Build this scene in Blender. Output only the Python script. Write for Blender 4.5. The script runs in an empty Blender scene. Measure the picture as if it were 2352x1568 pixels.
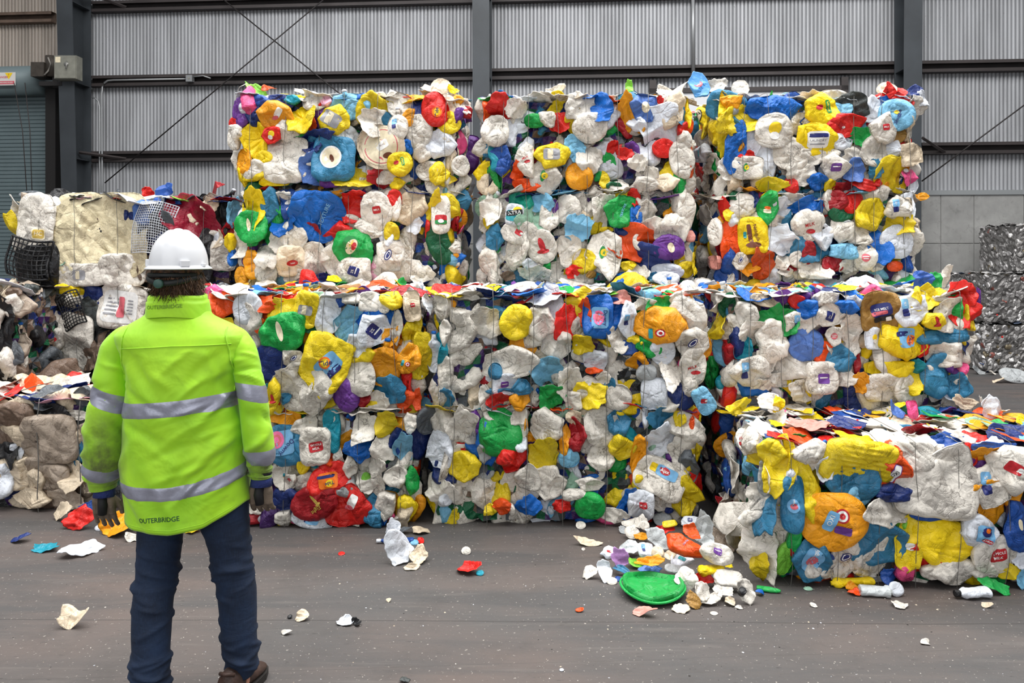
import bpy, bmesh, math, random
import numpy as np
from mathutils import Vector, Matrix, Euler

# ------------------------------------------------------------------ camera, sky, lights, exposure
F = 1800.0; CX = 1176.0; HZ = 590.0; CAMH = 1.79
scene = bpy.context.scene
col = scene.collection
cam_d = bpy.data.cameras.new('camera'); cam = bpy.data.objects.new('camera', cam_d); col.objects.link(cam)
cam.location = (0, 0, CAMH); cam.rotation_euler = (math.pi/2, 0, 0)
cam_d.sensor_fit = 'HORIZONTAL'; cam_d.sensor_width = 36.0
cam_d.lens = 36.0*F/2352.0
cam_d.shift_y = -(784.0-HZ)/2352.0
cam_d.clip_end = 200
scene.camera = cam
scene.view_settings.view_transform = 'Standard'; scene.view_settings.look = 'None'
scene.view_settings.gamma = 1.0; scene.view_settings.use_curve_mapping = False
scene.view_settings.exposure = 0.1

world = bpy.data.worlds.new('sky'); scene.world = world; world.use_nodes = True
wn = world.node_tree.nodes; wl = world.node_tree.links
bg = wn['Background']
geo = wn.new('ShaderNodeTexCoord'); sep = wn.new('ShaderNodeSeparateXYZ'); ramp = wn.new('ShaderNodeValToRGB')
wl.new(geo.outputs['Generated'], sep.inputs[0]); wl.new(sep.outputs['Z'], ramp.inputs[0])
ramp.color_ramp.elements[0].position = 0.0; ramp.color_ramp.elements[0].color = (.42, .43, .45, 1)
ramp.color_ramp.elements[1].position = 1.0; ramp.color_ramp.elements[1].color = (1.0, 1.0, 1.0, 1)
wl.new(ramp.outputs[0], bg.inputs[0]); bg.inputs[1].default_value = 0.56

def area_light(name, loc, rot, sx, sy, power, colr=(1, 1, 1)):
    l = bpy.data.lights.new(name, 'AREA'); l.shape = 'RECTANGLE'; l.size = sx; l.size_y = sy; l.energy = power; l.color = colr
    o = bpy.data.objects.new(name, l); col.objects.link(o); o.location = loc; o.rotation_euler = rot
    return o
area_light('roof_skylight', (0.5, 5.5, 9.5), (0, 0, 0), 16, 9, 2700, (1, .99, .97))
area_light('open_doorway_light', (-3, -7, 4.5), (math.radians(72), 0, math.radians(-12)), 12, 6, 420, (.98, .99, 1))

# ------------------------------------------------------------------ helpers
RND = random.Random(7)
def hsrgb(r, g, b):
    f = lambda c: (c/255/12.92) if c/255 <= .04045 else ((c/255+.055)/1.055)**2.4
    return (f(r), f(g), f(b), 1.0)
def tag(o, label=None, cat=None, group=None, kind=None):
    if label: o['label'] = label
    if cat: o['category'] = cat
    if group: o['group'] = group
    if kind: o['kind'] = kind
    return o
def mesh_obj(name, verts, faces, mats, parent=None, fm=None, smooth=True, matrix=None):
    me = bpy.data.meshes.new(name)
    me.from_pydata([tuple(v) for v in verts], [], faces)
    if not isinstance(mats, (list, tuple)): mats = [mats]
    for m in mats: me.materials.append(m)
    if fm is not None: me.polygons.foreach_set('material_index', fm)
    if smooth: me.polygons.foreach_set('use_smooth', [True]*len(me.polygons))
    me.update()
    o = bpy.data.objects.new(name, me); col.objects.link(o)
    if parent is not None: o.parent = parent
    if matrix is not None: o.matrix_local = matrix
    return o
def empty(name, loc, rz=0):
    o = bpy.data.objects.new(name, None); col.objects.link(o); o.empty_display_size = .1
    o.location = loc; o.rotation_euler = (0, 0, rz); return o
class MB:
    """collects simple shapes into one mesh"""
    def __init__(s): s.v = []; s.f = []; s.m = []
    def add(s, vs, fs, m=0):
        b = len(s.v); s.v += [tuple(v) for v in vs]; s.f += [tuple(b+i for i in f) for f in fs]; s.m += [m]*len(fs); return s
    def box(s, x0, x1, y0, y1, z0, z1, m=0, M=None):
        vs = [Vector((x, y, z)) for x in (x0, x1) for y in (y0, y1) for z in (z0, z1)]
        if M is not None: vs = [M @ v for v in vs]
        return s.add(vs, [(0, 1, 3, 2), (4, 6, 7, 5), (0, 4, 5, 1), (2, 3, 7, 6), (0, 2, 6, 4), (1, 5, 7, 3)], m)
    def tube(s, pts, r, n=8, m=0, cap=True):
        pts = [Vector(p) for p in pts]; rings = []
        for i, p in enumerate(pts):
            a = pts[max(0, i-1)]; b = pts[min(len(pts)-1, i+1)]; t = (b-a).normalized()
            up = Vector((0, 0, 1)) if abs(t.z) < .9 else Vector((1, 0, 0))
            u = t.cross(up).normalized(); w = u.cross(t)
            rr = r[i] if isinstance(r, (list, tuple)) else r
            rings.append([p+u*(rr*math.cos(2*math.pi*k/n))+w*(rr*math.sin(2*math.pi*k/n)) for k in range(n)])
        vs = [v for q in rings for v in q]; fs = []
        for i in range(len(pts)-1):
            for k in range(n):
                fs.append((i*n+k, i*n+(k+1) % n, (i+1)*n+(k+1) % n, (i+1)*n+k))
        if cap: fs.append(tuple(range(n))[::-1]); fs.append(tuple((len(pts)-1)*n+k for k in range(n)))
        return s.add(vs, fs, m)
    def build(s, name, mats, parent=None, smooth=False, matrix=None):
        return mesh_obj(name, s.v, s.f, mats, parent, s.m, smooth, matrix)
def P(px, py, d):
    """point of the place seen at (px, py) of the photograph at distance d"""
    return Vector(((px-CX)/F*d, d, CAMH-(py-HZ)/F*d))
def floor_pt(px, py, z=0.0):
    d = (CAMH-z)*F/(py-HZ); return Vector(((px-CX)/F*d, d, z))

# ------------------------------------------------------------------ materials
MATS = {}
def nodes_mat(name):
    m = bpy.data.materials.new(name); m.use_nodes = True
    nt = m.node_tree; b = nt.nodes['Principled BSDF']
    return m, nt, nt.nodes, nt.links, b
def simple_mat(name, rgb, rough=.5, metal=0, noise=.0, nscale=8, bump=0., bscale=60, spec=.5):
    if name in MATS: return MATS[name]
    m, nt, N, L, b = nodes_mat(name)
    b.inputs['Roughness'].default_value = rough; b.inputs['Metallic'].default_value = metal
    b.inputs['Specular IOR Level'].default_value = spec
    tc = N.new('ShaderNodeTexCoord')
    n = N.new('ShaderNodeTexNoise'); n.inputs['Scale'].default_value = nscale; n.inputs['Detail'].default_value = 6
    L.new(tc.outputs['Object'], n.inputs['Vector'])
    mr = N.new('ShaderNodeMapRange'); mr.inputs[1].default_value = .3; mr.inputs[2].default_value = .7
    mr.inputs[3].default_value = 1-noise; mr.inputs[4].default_value = 1+noise*.5
    L.new(n.outputs['Fac'], mr.inputs[0])
    mx = N.new('ShaderNodeVectorMath'); mx.operation = 'SCALE'; mx.inputs[0].default_value = rgb[:3]
    L.new(mr.outputs[0], mx.inputs['Scale']); L.new(mx.outputs[0], b.inputs['Base Color'])
    if bump:
        n2 = N.new('ShaderNodeTexNoise'); n2.inputs['Scale'].default_value = bscale; n2.inputs['Detail'].default_value = 4
        L.new(tc.outputs['Object'], n2.inputs['Vector'])
        bp = N.new('ShaderNodeBump'); bp.inputs['Strength'].default_value = bump; bp.inputs['Distance'].default_value = .01
        L.new(n2.outputs['Fac'], bp.inputs['Height']); L.new(bp.outputs[0], b.inputs['Normal'])
    MATS[name] = m; return m

PAL = {  # crushed-plastic colours: sRGB, dirt amount
 'w': (226, 220, 210, .75), 'W': (224, 229, 238, .25), 'c': (226, 208, 182, .5), 'C': (229, 216, 180, .45),
 'y': (233, 205, 30, .35), 'Y': (250, 216, 22, .15), 'o': (240, 160, 26, .3), 'O': (235, 82, 24, .2), 'E': (200, 78, 26, .5),
 'r': (216, 36, 30, .2), 'R': (160, 24, 34, .3), 'M': (150, 24, 50, .2), 'b': (16, 100, 190, .15), 'v': (30, 74, 150, .15), 'B': (24, 46, 108, .2),
 'u': (52, 122, 160, .35), 'l': (122, 184, 218, .25), 't': (20, 140, 162, .2), 'q': (14, 140, 116, .3), 'i': (84, 120, 190, .2), 'g': (24, 160, 72, .3),
 'G': (14, 92, 58, .3), 'h': (130, 206, 70, .2), 'm': (150, 190, 166, .4), 'p': (104, 54, 140, .2), 'P': (64, 34, 92, .3), 'd': (226, 168, 190, .2),
 'k': (232, 84, 140, .2), 'K': (222, 150, 138, .5), 'n': (30, 31, 34, .3), 'N': (58, 64, 64, .4), 's': (176, 180, 182, .5),
 'x': (92, 98, 104, .5), 'a': (164, 124, 60, .4), 'A': (118, 98, 84, .6), 'z': (176, 160, 144, .8), 'f': (206, 212, 214, .15)}
def plastic(code):
    key = 'plastic_'+code
    if key in MATS: return MATS[key]
    r, g, b_, dirt = PAL[code]
    m, nt, N, L, b = nodes_mat('crushed_plastic_'+code)
    b.inputs['Roughness'].default_value = .42
    b.inputs['Specular IOR Level'].default_value = .35
    tc = N.new('ShaderNodeTexCoord'); oi = N.new('ShaderNodeObjectInfo')
    off = N.new('ShaderNodeVectorMath'); off.operation = 'SCALE'; off.inputs[0].default_value = (31, 17, 53)
    L.new(oi.outputs['Random'], off.inputs['Scale'])
    ad = N.new('ShaderNodeVectorMath'); ad.operation = 'ADD'; L.new(tc.outputs['Object'], ad.inputs[0]); L.new(off.outputs[0], ad.inputs[1])
    vec = ad.outputs[0]
    # overall value variation per piece
    mr = N.new('ShaderNodeMapRange'); mr.inputs[3].default_value = .84; mr.inputs[4].default_value = 1.1
    L.new(oi.outputs['Random'], mr.inputs[0])
    base = N.new('ShaderNodeVectorMath'); base.operation = 'SCALE'; base.inputs[0].default_value = hsrgb(r, g, b_)[:3]
    L.new(mr.outputs[0], base.inputs['Scale'])
    # grime in scribbled lines and smudges
    dn = N.new('ShaderNodeTexNoise'); dn.inputs['Scale'].default_value = 14; dn.inputs['Detail'].default_value = 5; L.new(vec, dn.inputs['Vector'])
    dv = N.new('ShaderNodeVectorMath'); dv.operation = 'SCALE'; dv.inputs['Scale'].default_value = .12; L.new(dn.outputs['Color'], dv.inputs[0])
    ad2 = N.new('ShaderNodeVectorMath'); ad2.operation = 'ADD'; L.new(vec, ad2.inputs[0]); L.new(dv.outputs[0], ad2.inputs[1])
    vo = N.new('ShaderNodeTexVoronoi'); vo.feature = 'DISTANCE_TO_EDGE'; vo.inputs['Scale'].default_value = 16; L.new(ad2.outputs[0], vo.inputs['Vector'])
    l1 = N.new('ShaderNodeMapRange'); l1.inputs[1].default_value = 0; l1.inputs[2].default_value = .05; l1.inputs[3].default_value = 1; l1.inputs[4].default_value = 0
    L.new(vo.outputs['Distance'], l1.inputs[0])
    mk = N.new('ShaderNodeTexNoise'); mk.inputs['Scale'].default_value = 9; mk.inputs['Detail'].default_value = 3; L.new(vec, mk.inputs['Vector'])
    l2 = N.new('ShaderNodeMapRange'); l2.inputs[1].default_value = .47; l2.inputs[2].default_value = .62; L.new(mk.outputs['Fac'], l2.inputs[0])
    mu = N.new('ShaderNodeMath'); mu.operation = 'MULTIPLY'; L.new(l1.outputs[0], mu.inputs[0]); L.new(l2.outputs[0], mu.inputs[1])
    sm = N.new('ShaderNodeTexNoise'); sm.inputs['Scale'].default_value = 30; sm.inputs['Detail'].default_value = 8; sm.inputs['Roughness'].default_value = .7; L.new(vec, sm.inputs['Vector'])
    l3 = N.new('ShaderNodeMapRange'); l3.inputs[1].default_value = .5; l3.inputs[2].default_value = .8; L.new(sm.outputs['Fac'], l3.inputs[0])
    sc3 = N.new('ShaderNodeMath'); sc3.operation = 'MULTIPLY'; sc3.inputs[1].default_value = .8; L.new(l3.outputs[0], sc3.inputs[0])
    mx = N.new('ShaderNodeMath'); mx.operation = 'MAXIMUM'; L.new(mu.outputs[0], mx.inputs[0]); L.new(sc3.outputs[0], mx.inputs[1])
    ds = N.new('ShaderNodeMath'); ds.operation = 'MULTIPLY'; ds.inputs[1].default_value = min(.9, dirt*1.05); L.new(mx.outputs[0], ds.inputs[0])
    mc = N.new('ShaderNodeMix'); mc.data_type = 'RGBA'; L.new(ds.outputs[0], mc.inputs[0]); L.new(base.outputs[0], mc.inputs[6]); mc.inputs[7].default_value = hsrgb(78, 68, 60)
    L.new(mc.outputs[2], b.inputs['Base Color'])
    # crumpled surface: sharp crease lines of several sizes
    prev = None
    for sc, kk in ((8, .62), (21, .42)):
        vf = N.new('ShaderNodeTexVoronoi'); vf.inputs['Scale'].default_value = sc; L.new(vec, vf.inputs['Vector'])
        df = N.new('ShaderNodeVectorMath'); df.operation = 'SUBTRACT'; L.new(vec, df.inputs[0]); L.new(vf.outputs['Position'], df.inputs[1])
        cf = N.new('ShaderNodeVectorMath'); cf.operation = 'SUBTRACT'; cf.inputs[1].default_value = (.5, .5, .5); L.new(vf.outputs['Color'], cf.inputs[0])
        dt = N.new('ShaderNodeVectorMath'); dt.operation = 'DOT_PRODUCT'; L.new(df.outputs[0], dt.inputs[0]); L.new(cf.outputs[0], dt.inputs[1])
        bp = N.new('ShaderNodeBump'); bp.inputs['Strength'].default_value = kk; bp.inputs['Distance'].default_value = 1.0
        L.new(dt.outputs['Value'], bp.inputs['Height'])
        if prev is not None: L.new(prev.outputs[0], bp.inputs['Normal'])
        prev = bp
    for sc, dist, st in ((5, .8, .013), (14, 1.5, .0034), (60, .3, .0006)):
        w1 = N.new('ShaderNodeTexNoise'); w1.inputs['Scale'].default_value = sc; w1.inputs['Detail'].default_value = 1.5; w1.inputs['Distortion'].default_value = dist; L.new(vec, w1.inputs['Vector'])
        sb = N.new('ShaderNodeMath'); sb.operation = 'SUBTRACT'; sb.inputs[1].default_value = .5; L.new(w1.outputs['Fac'], sb.inputs[0])
        ab = N.new('ShaderNodeMath'); ab.operation = 'ABSOLUTE'; L.new(sb.outputs[0], ab.inputs[0])
        mn = N.new('ShaderNodeMath'); mn.operation = 'MINIMUM'; mn.inputs[1].default_value = .07; L.new(ab.outputs[0], mn.inputs[0])
        bp = N.new('ShaderNodeBump'); bp.inputs['Strength'].default_value = 1.0; bp.inputs['Distance'].default_value = st*5
        L.new(mn.outputs[0], bp.inputs['Height'])
        if prev is not None: L.new(prev.outputs[0], bp.inputs['Normal'])
        prev = bp
    L.new(prev.outputs[0], b.inputs['Normal'])
    MATS[key] = m; return m
def foil(i):
    cols = [(225, 223, 222), (176, 174, 174), (124, 122, 121), (150, 92, 84), (96, 108, 130), (122, 112, 92)]
    return simple_mat('foil_%s' % ['pale', 'silver', 'grey', 'red', 'blue', 'olive'][i], hsrgb(*cols[i]), .32, .45, .3, 30, .8, 60)
INK = {'white': (240, 240, 238), 'navy': (28, 38, 110), 'black': (22, 22, 26), 'red': (190, 30, 40), 'pink': (238, 110, 160), 'orange': (245, 120, 20),
       'yellow': (250, 214, 30), 'green': (30, 140, 70), 'sky': (120, 180, 225), 'grey': (150, 150, 155), 'purple': (110, 60, 150), 'cream': (232, 220, 190), 'gold': (190, 160, 70), 'rose': (214, 100, 112), 'brown': (110, 60, 40), 'teal': (20, 140, 150)}
def ink(n): return simple_mat('ink_'+n, hsrgb(*INK[n]), .45, 0, .15, 40)

# ------------------------------------------------------------------ lettering
_font_cache = {}
def text_mesh(s, shear=0.0, mono=False):
    k = (s, shear)
    if k in _font_cache: return _font_cache[k]
    cu = bpy.data.curves.new('lettering', 'FONT'); cu.body = s; cu.size = 1; cu.align_x = 'CENTER'; cu.align_y = 'CENTER'; cu.resolution_u = 2; cu.shear = shear; cu.offset = .012
    o = bpy.data.objects.new('lettering', cu); col.objects.link(o)
    bpy.context.view_layer.update()
    me = bpy.data.meshes.new_from_object(o.evaluated_get(bpy.context.evaluated_depsgraph_get()))
    vs = [tuple(v.co) for v in me.vertices]; fs = [tuple(p.vertices) for p in me.polygons]
    bpy.data.objects.remove(o); bpy.data.curves.remove(cu); bpy.data.meshes.remove(me)
    _font_cache[k] = (vs, fs); return vs, fs
# ------------------------------------------------------------------ crushed pieces
class Piece:
    """outline and height field of one crushed jug, tub, bottle or scrap, in metres, lying in its own xy plane"""
    def __init__(s, w, h, typ, seed, thick=None, flat=False):
        s.w, s.h, s.typ = w, h, typ
        R = random.Random(seed); s.R = R
        sz = min(w, h); thin = thick is not None and thick < .016
        s.T = thick if thick is not None else min(.022, .006+.065*sz)*R.uniform(.6, 1.3)
        s.n = {'o': 2.1, 'e': 4.2, 'j': 2.8, 'f': 2.6, 'p': 2}[typ]
        s.har = [(k, R.uniform(0, 6.28), a*R.uniform(.4, 1)) for k, a in
                 ({'o': [(2, .04), (3, .03), (5, .02)], 'e': [(3, .03), (5, .03)], 'j': [(3, .03)], 'f': [(2, .05), (3, .05), (4, .03)], 'p': []}[typ])]
        s.poly = None
        if typ in 'pf':
            n = R.choice([5, 6, 6, 7, 8]) if typ == 'p' else R.choice([7, 8, 9, 10, 11]); an = sorted((i+R.uniform(-.3, .3))*2*math.pi/n for i in range(n))
            s.poly = [(math.cos(a)*q, math.sin(a)*q) for a in an for q in [R.uniform(.85, 1.18) if typ == 'p' else R.uniform(.78, 1.2)]]
        big = max(w, h)
        def planes(n, sl):
            q = []
            for _ in range(n):
                an = R.uniform(0, 2*math.pi); g = R.uniform(.3, 1)*sl
                q.append((R.uniform(-.38, .38)*w, R.uniform(-.38, .38)*h, g*math.cos(an), g*math.sin(an), R.uniform(-.012, .012)*sz*4))
            return q
        sl = {'o': .36, 'e': .42, 'j': .46, 'f': .8, 'p': .7}[typ]*(1 if not thin else .35)
        s.bend = (R.uniform(0, math.pi), R.uniform(-.022, .012)*min(1.3, sz/.12)*(.4 if thin else 1))
        nk = 4 if big < .12 else (6 if big < .22 else 9)
        s.pa, s.pb = planes(nk, sl), planes(nk, sl)
        s.folds = []
        for i in range(3 if big < .15 else 7):
            a = R.uniform(0, math.pi); s.folds.append((R.uniform(-.35, .35)*w, R.uniform(-.35, .35)*h, math.cos(a), math.sin(a),
                R.uniform(.004, .012)*min(1, sz/.12)*(.4 if thin else 1), R.uniform(.002, .006), R.uniform(.12, .45)*big))
        s.wav = [(R.uniform(20, 60), R.uniform(20, 60), R.uniform(0, 6.28), sz*R.uniform(.003, .009)) for _ in range(2)]
        s.pw = {'o': 5.5, 'e': 12, 'j': 7, 'f': 9, 'p': 12}[typ]
        s.edge = [(R.randint(9, 17), R.uniform(0, 6.28), R.uniform(.004, .014)) for _ in range(2)]
        s.rib = None
    def rad(s, th):
        c, q = np.cos(th), np.sin(th)
        if s.poly:
            r = np.full_like(th, 9.0); p = s.poly
            for i in range(len(p)):
                x1, y1 = p[i]; x2, y2 = p[(i+1) % len(p)]
                dx, dy = x2-x1, y2-y1; den = c*dy-q*dx
                t = (x1*dy-y1*dx)/np.where(np.abs(den) < 1e-6, 1e-6, den)
                uu = (t*c-x1)*dx+(t*q-y1)*dy; L2 = dx*dx+dy*dy
                ok = (t > 0) & (uu >= -1e-3*L2) & (uu <= 1.001*L2)
                r = np.where(ok & (t < r), t, r)
            r = np.where(r > 8, 1.0, r)
        else:
            r = (np.abs(c)**s.n+np.abs(q)**s.n)**(-1/s.n)
        if s.typ == 'j':
            r = r*(1-.24*np.clip(q, 0, 1)**1.5*np.abs(c)**.5*2)
        for k, ph, a in s.har+s.edge: r = r*(1+a*np.cos(k*th+ph))
        return r
    def z(s, x, y):
        x = np.asarray(x, float); y = np.asarray(y, float)
        xn, yn = x/(s.w/2), y/(s.h/2)
        r = np.hypot(xn, yn)/s.rad(np.arctan2(yn, xn))
        rc = np.clip(r, 0, 1)
        dome = s.T*(1-rc**s.pw)**.7
        def mp(pl): return np.max([ (x-a)*c+(y-b)*d+e for a, b, c, d, e in pl], axis=0)
        cr = mp(s.pa)-mp(s.pb); cr = np.clip(cr, -.035, .03)
        for x0, y0, a, b, amp, wd, ln in s.folds:
            d = (x-x0)*a+(y-y0)*b; t = -(x-x0)*b+(y-y0)*a
            cr = cr-amp*np.exp(-np.abs(d)/wd)*np.exp(-(t/ln)**2)
        for fx, fy, ph, am in s.wav: cr = cr+am*np.sin(fx*x+fy*y+ph)
        if s.rib: 
            a, pitch, am = s.rib; d = x*math.cos(a)+y*math.sin(a)
            cr = cr+am*np.abs(np.sin(math.pi*d/pitch))**4*(rc < .85)
        ba, bk = s.bend; bx = (xn*math.cos(ba)+yn*math.sin(ba))
        return dome+cr*(1-.45*rc**6)+bk*bx*bx
    def sheet(s, fold=1.0, curl=1.0, th=.0018):
        """a thin crumpled sheet or torn wall of a bottle, open at its edges"""
        big = max(s.w, s.h); R = s.R
        rings = 14 if big > .16 else (9 if big > .06 else 5); seg = 52 if big > .16 else (34 if big > .06 else 18)
        s.edge = s.edge+[(R.randint(5, 9), R.uniform(0, 6), .04), (R.randint(10, 16), R.uniform(0, 6), .03)]
        an = np.arange(seg)*2*math.pi/seg; rad = s.rad(an); rr = (np.arange(0, rings+1)/rings)
        X = (rr[:, None]*rad*np.cos(an))*s.w/2; Y = (rr[:, None]*rad*np.sin(an))*s.h/2
        mp = lambda pl, k: np.max([(X-a)*c*k+(Y-b)*d*k+e for a, b, c, d, e in pl], axis=0)
        Z = (mp(s.pa, 1.5*fold)-mp(s.pb, 1.5*fold))
        a1, a2 = R.uniform(0, 3.14), R.uniform(0, 3.14); q = min(s.w, s.h)
        f1 = (X/s.w*2)*math.cos(a1)+(Y/s.h*2)*math.sin(a1); f2 = (X/s.w*2)*math.cos(a2)+(Y/s.h*2)*math.sin(a2)
        Z = Z+q*curl*(.10*np.abs(f1+.1)+.10*f2*f2*R.choice((1, 1, -1)))+q*.02*np.sin(9*f1+2*f2)
        Z = Z-np.mean(Z)
        n0 = (rings+1)*seg
        vs = [(X[i, k], Y[i, k], Z[i, k]) for i in range(rings+1) for k in range(seg)]
        vs += [(X[i, k], Y[i, k], Z[i, k]-th) for i in range(rings+1) for k in range(seg)]
        fs = []
        for i in range(rings):
            for k in range(seg):
                k2 = (k+1) % seg; a, b, c, d = i*seg+k, (i+1)*seg+k, (i+1)*seg+k2, i*seg+k2
                if i == 0: fs += [(a, b, c), (n0+a, n0+c, n0+b)]
                else: fs += [(a, b, c, d), (n0+a, n0+d, n0+c, n0+b)]
        e = rings*seg
        fs += [(e+k, n0+e+k, n0+e+(k+1) % seg, e+(k+1) % seg) for k in range(seg)]
        return vs, fs
    def mesh(s, rings=None, seg=None, back=.05):
        big = max(s.w, s.h)
        if rings is None: rings = 18 if big > .22 else (13 if big > .13 else (7 if big > .07 else 4))
        if seg is None: seg = 64 if big > .22 else (44 if big > .13 else (26 if big > .07 else 14))
        th = np.arange(seg)*2*math.pi/seg; R = s.rad(th)
        rr = (np.arange(1, rings+1)/rings)**.85
        X = (rr[:, None]*R*np.cos(th))*s.w/2; Y = (rr[:, None]*R*np.sin(th))*s.h/2
        Z = s.z(X*.9995, Y*.9995)
        vs = [(0, 0, float(s.z(0, 0)))]+[(X[i, k], Y[i, k], Z[i, k]) for i in range(rings) for k in range(seg)]
        # turned-back rim and back
        vs += [(X[-1, k], Y[-1, k], Z[-1, k]) for k in range(seg)]   # crisp rim
        for sc, zz in ((1.0, -.12*back), (.93, -.6*back), (.7, -back)):
            vs += [(X[-1, k]*sc, Y[-1, k]*sc, zz) for k in range(seg)]
        vs.append((0, 0, -back))
        fs = [(0, 1+k, 1+(k+1) % seg) for k in range(seg)]
        tot = rings+4
        for i in range(tot-1):
            if i == rings-1: continue
            a = 1+i*seg
            fs += [(a+k, a+seg+k, a+seg+(k+1) % seg, a+(k+1) % seg) for k in range(seg)]
        a = 1+(tot-1)*seg; e = len(vs)-1
        fs += [(a+k, e, a+(k+1) % seg) for k in range(seg)]
        return vs, fs
def label_mesh(piece, elems):
    """printed label following a piece's surface: ('e'|'r', ink, dx, dy, sx, sy, rot) or ('t', ink, text, dx, dy, size, rot)"""
    vs, fs, fm, mats, lift = [], [], [], [], .0026
    hw = min(piece.w, piece.h)/2
    for el in elems:
        m = ink(el[1])
        if m not in mats: mats.append(m)
        mi = mats.index(m); b = len(vs)
        if el[0] == 't':
            _, _, s, dx, dy, size, rot = el
            tv, tf = text_mesh(s); c, q = math.cos(math.radians(rot)), math.sin(math.radians(rot))
            pts = [((x*c-y*q)*size*hw+dx*hw, (x*q+y*c)*size*hw+dy*hw) for x, y, _ in tv]; faces = tf
        else:
            _, _, dx, dy, sx, sy, rot = el
            c, q = math.cos(math.radians(rot)), math.sin(math.radians(rot))
            pts = []; faces = []; n = 28; K = 5
            for i in range(K+1):
                for k in range(n):
                    th = 2*math.pi*k/n; e = 2.0 if el[0] == 'e' else 7.0
                    r = (abs(math.cos(th))**e+abs(math.sin(th))**e)**(-1/e)*i/K
                    x, y = sx*r*math.cos(th), sy*r*math.sin(th)
                    pts.append(((x*c-y*q)*hw+dx*hw, (x*q+y*c)*hw+dy*hw))
            for i in range(K):
                for k in range(n): faces.append((i*n+k, (i+1)*n+k, (i+1)*n+(k+1) % n, i*n+(k+1) % n))
        arr = np.array(pts); zz = piece.z(arr[:, 0], arr[:, 1])+lift
        vs += [(arr[i, 0], arr[i, 1], zz[i]) for i in range(len(arr))]
        fs += [tuple(b+i for i in f) for f in faces]; fm += [mi]*len(faces); lift += .0012
    return vs, fs, fm, mats
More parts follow.
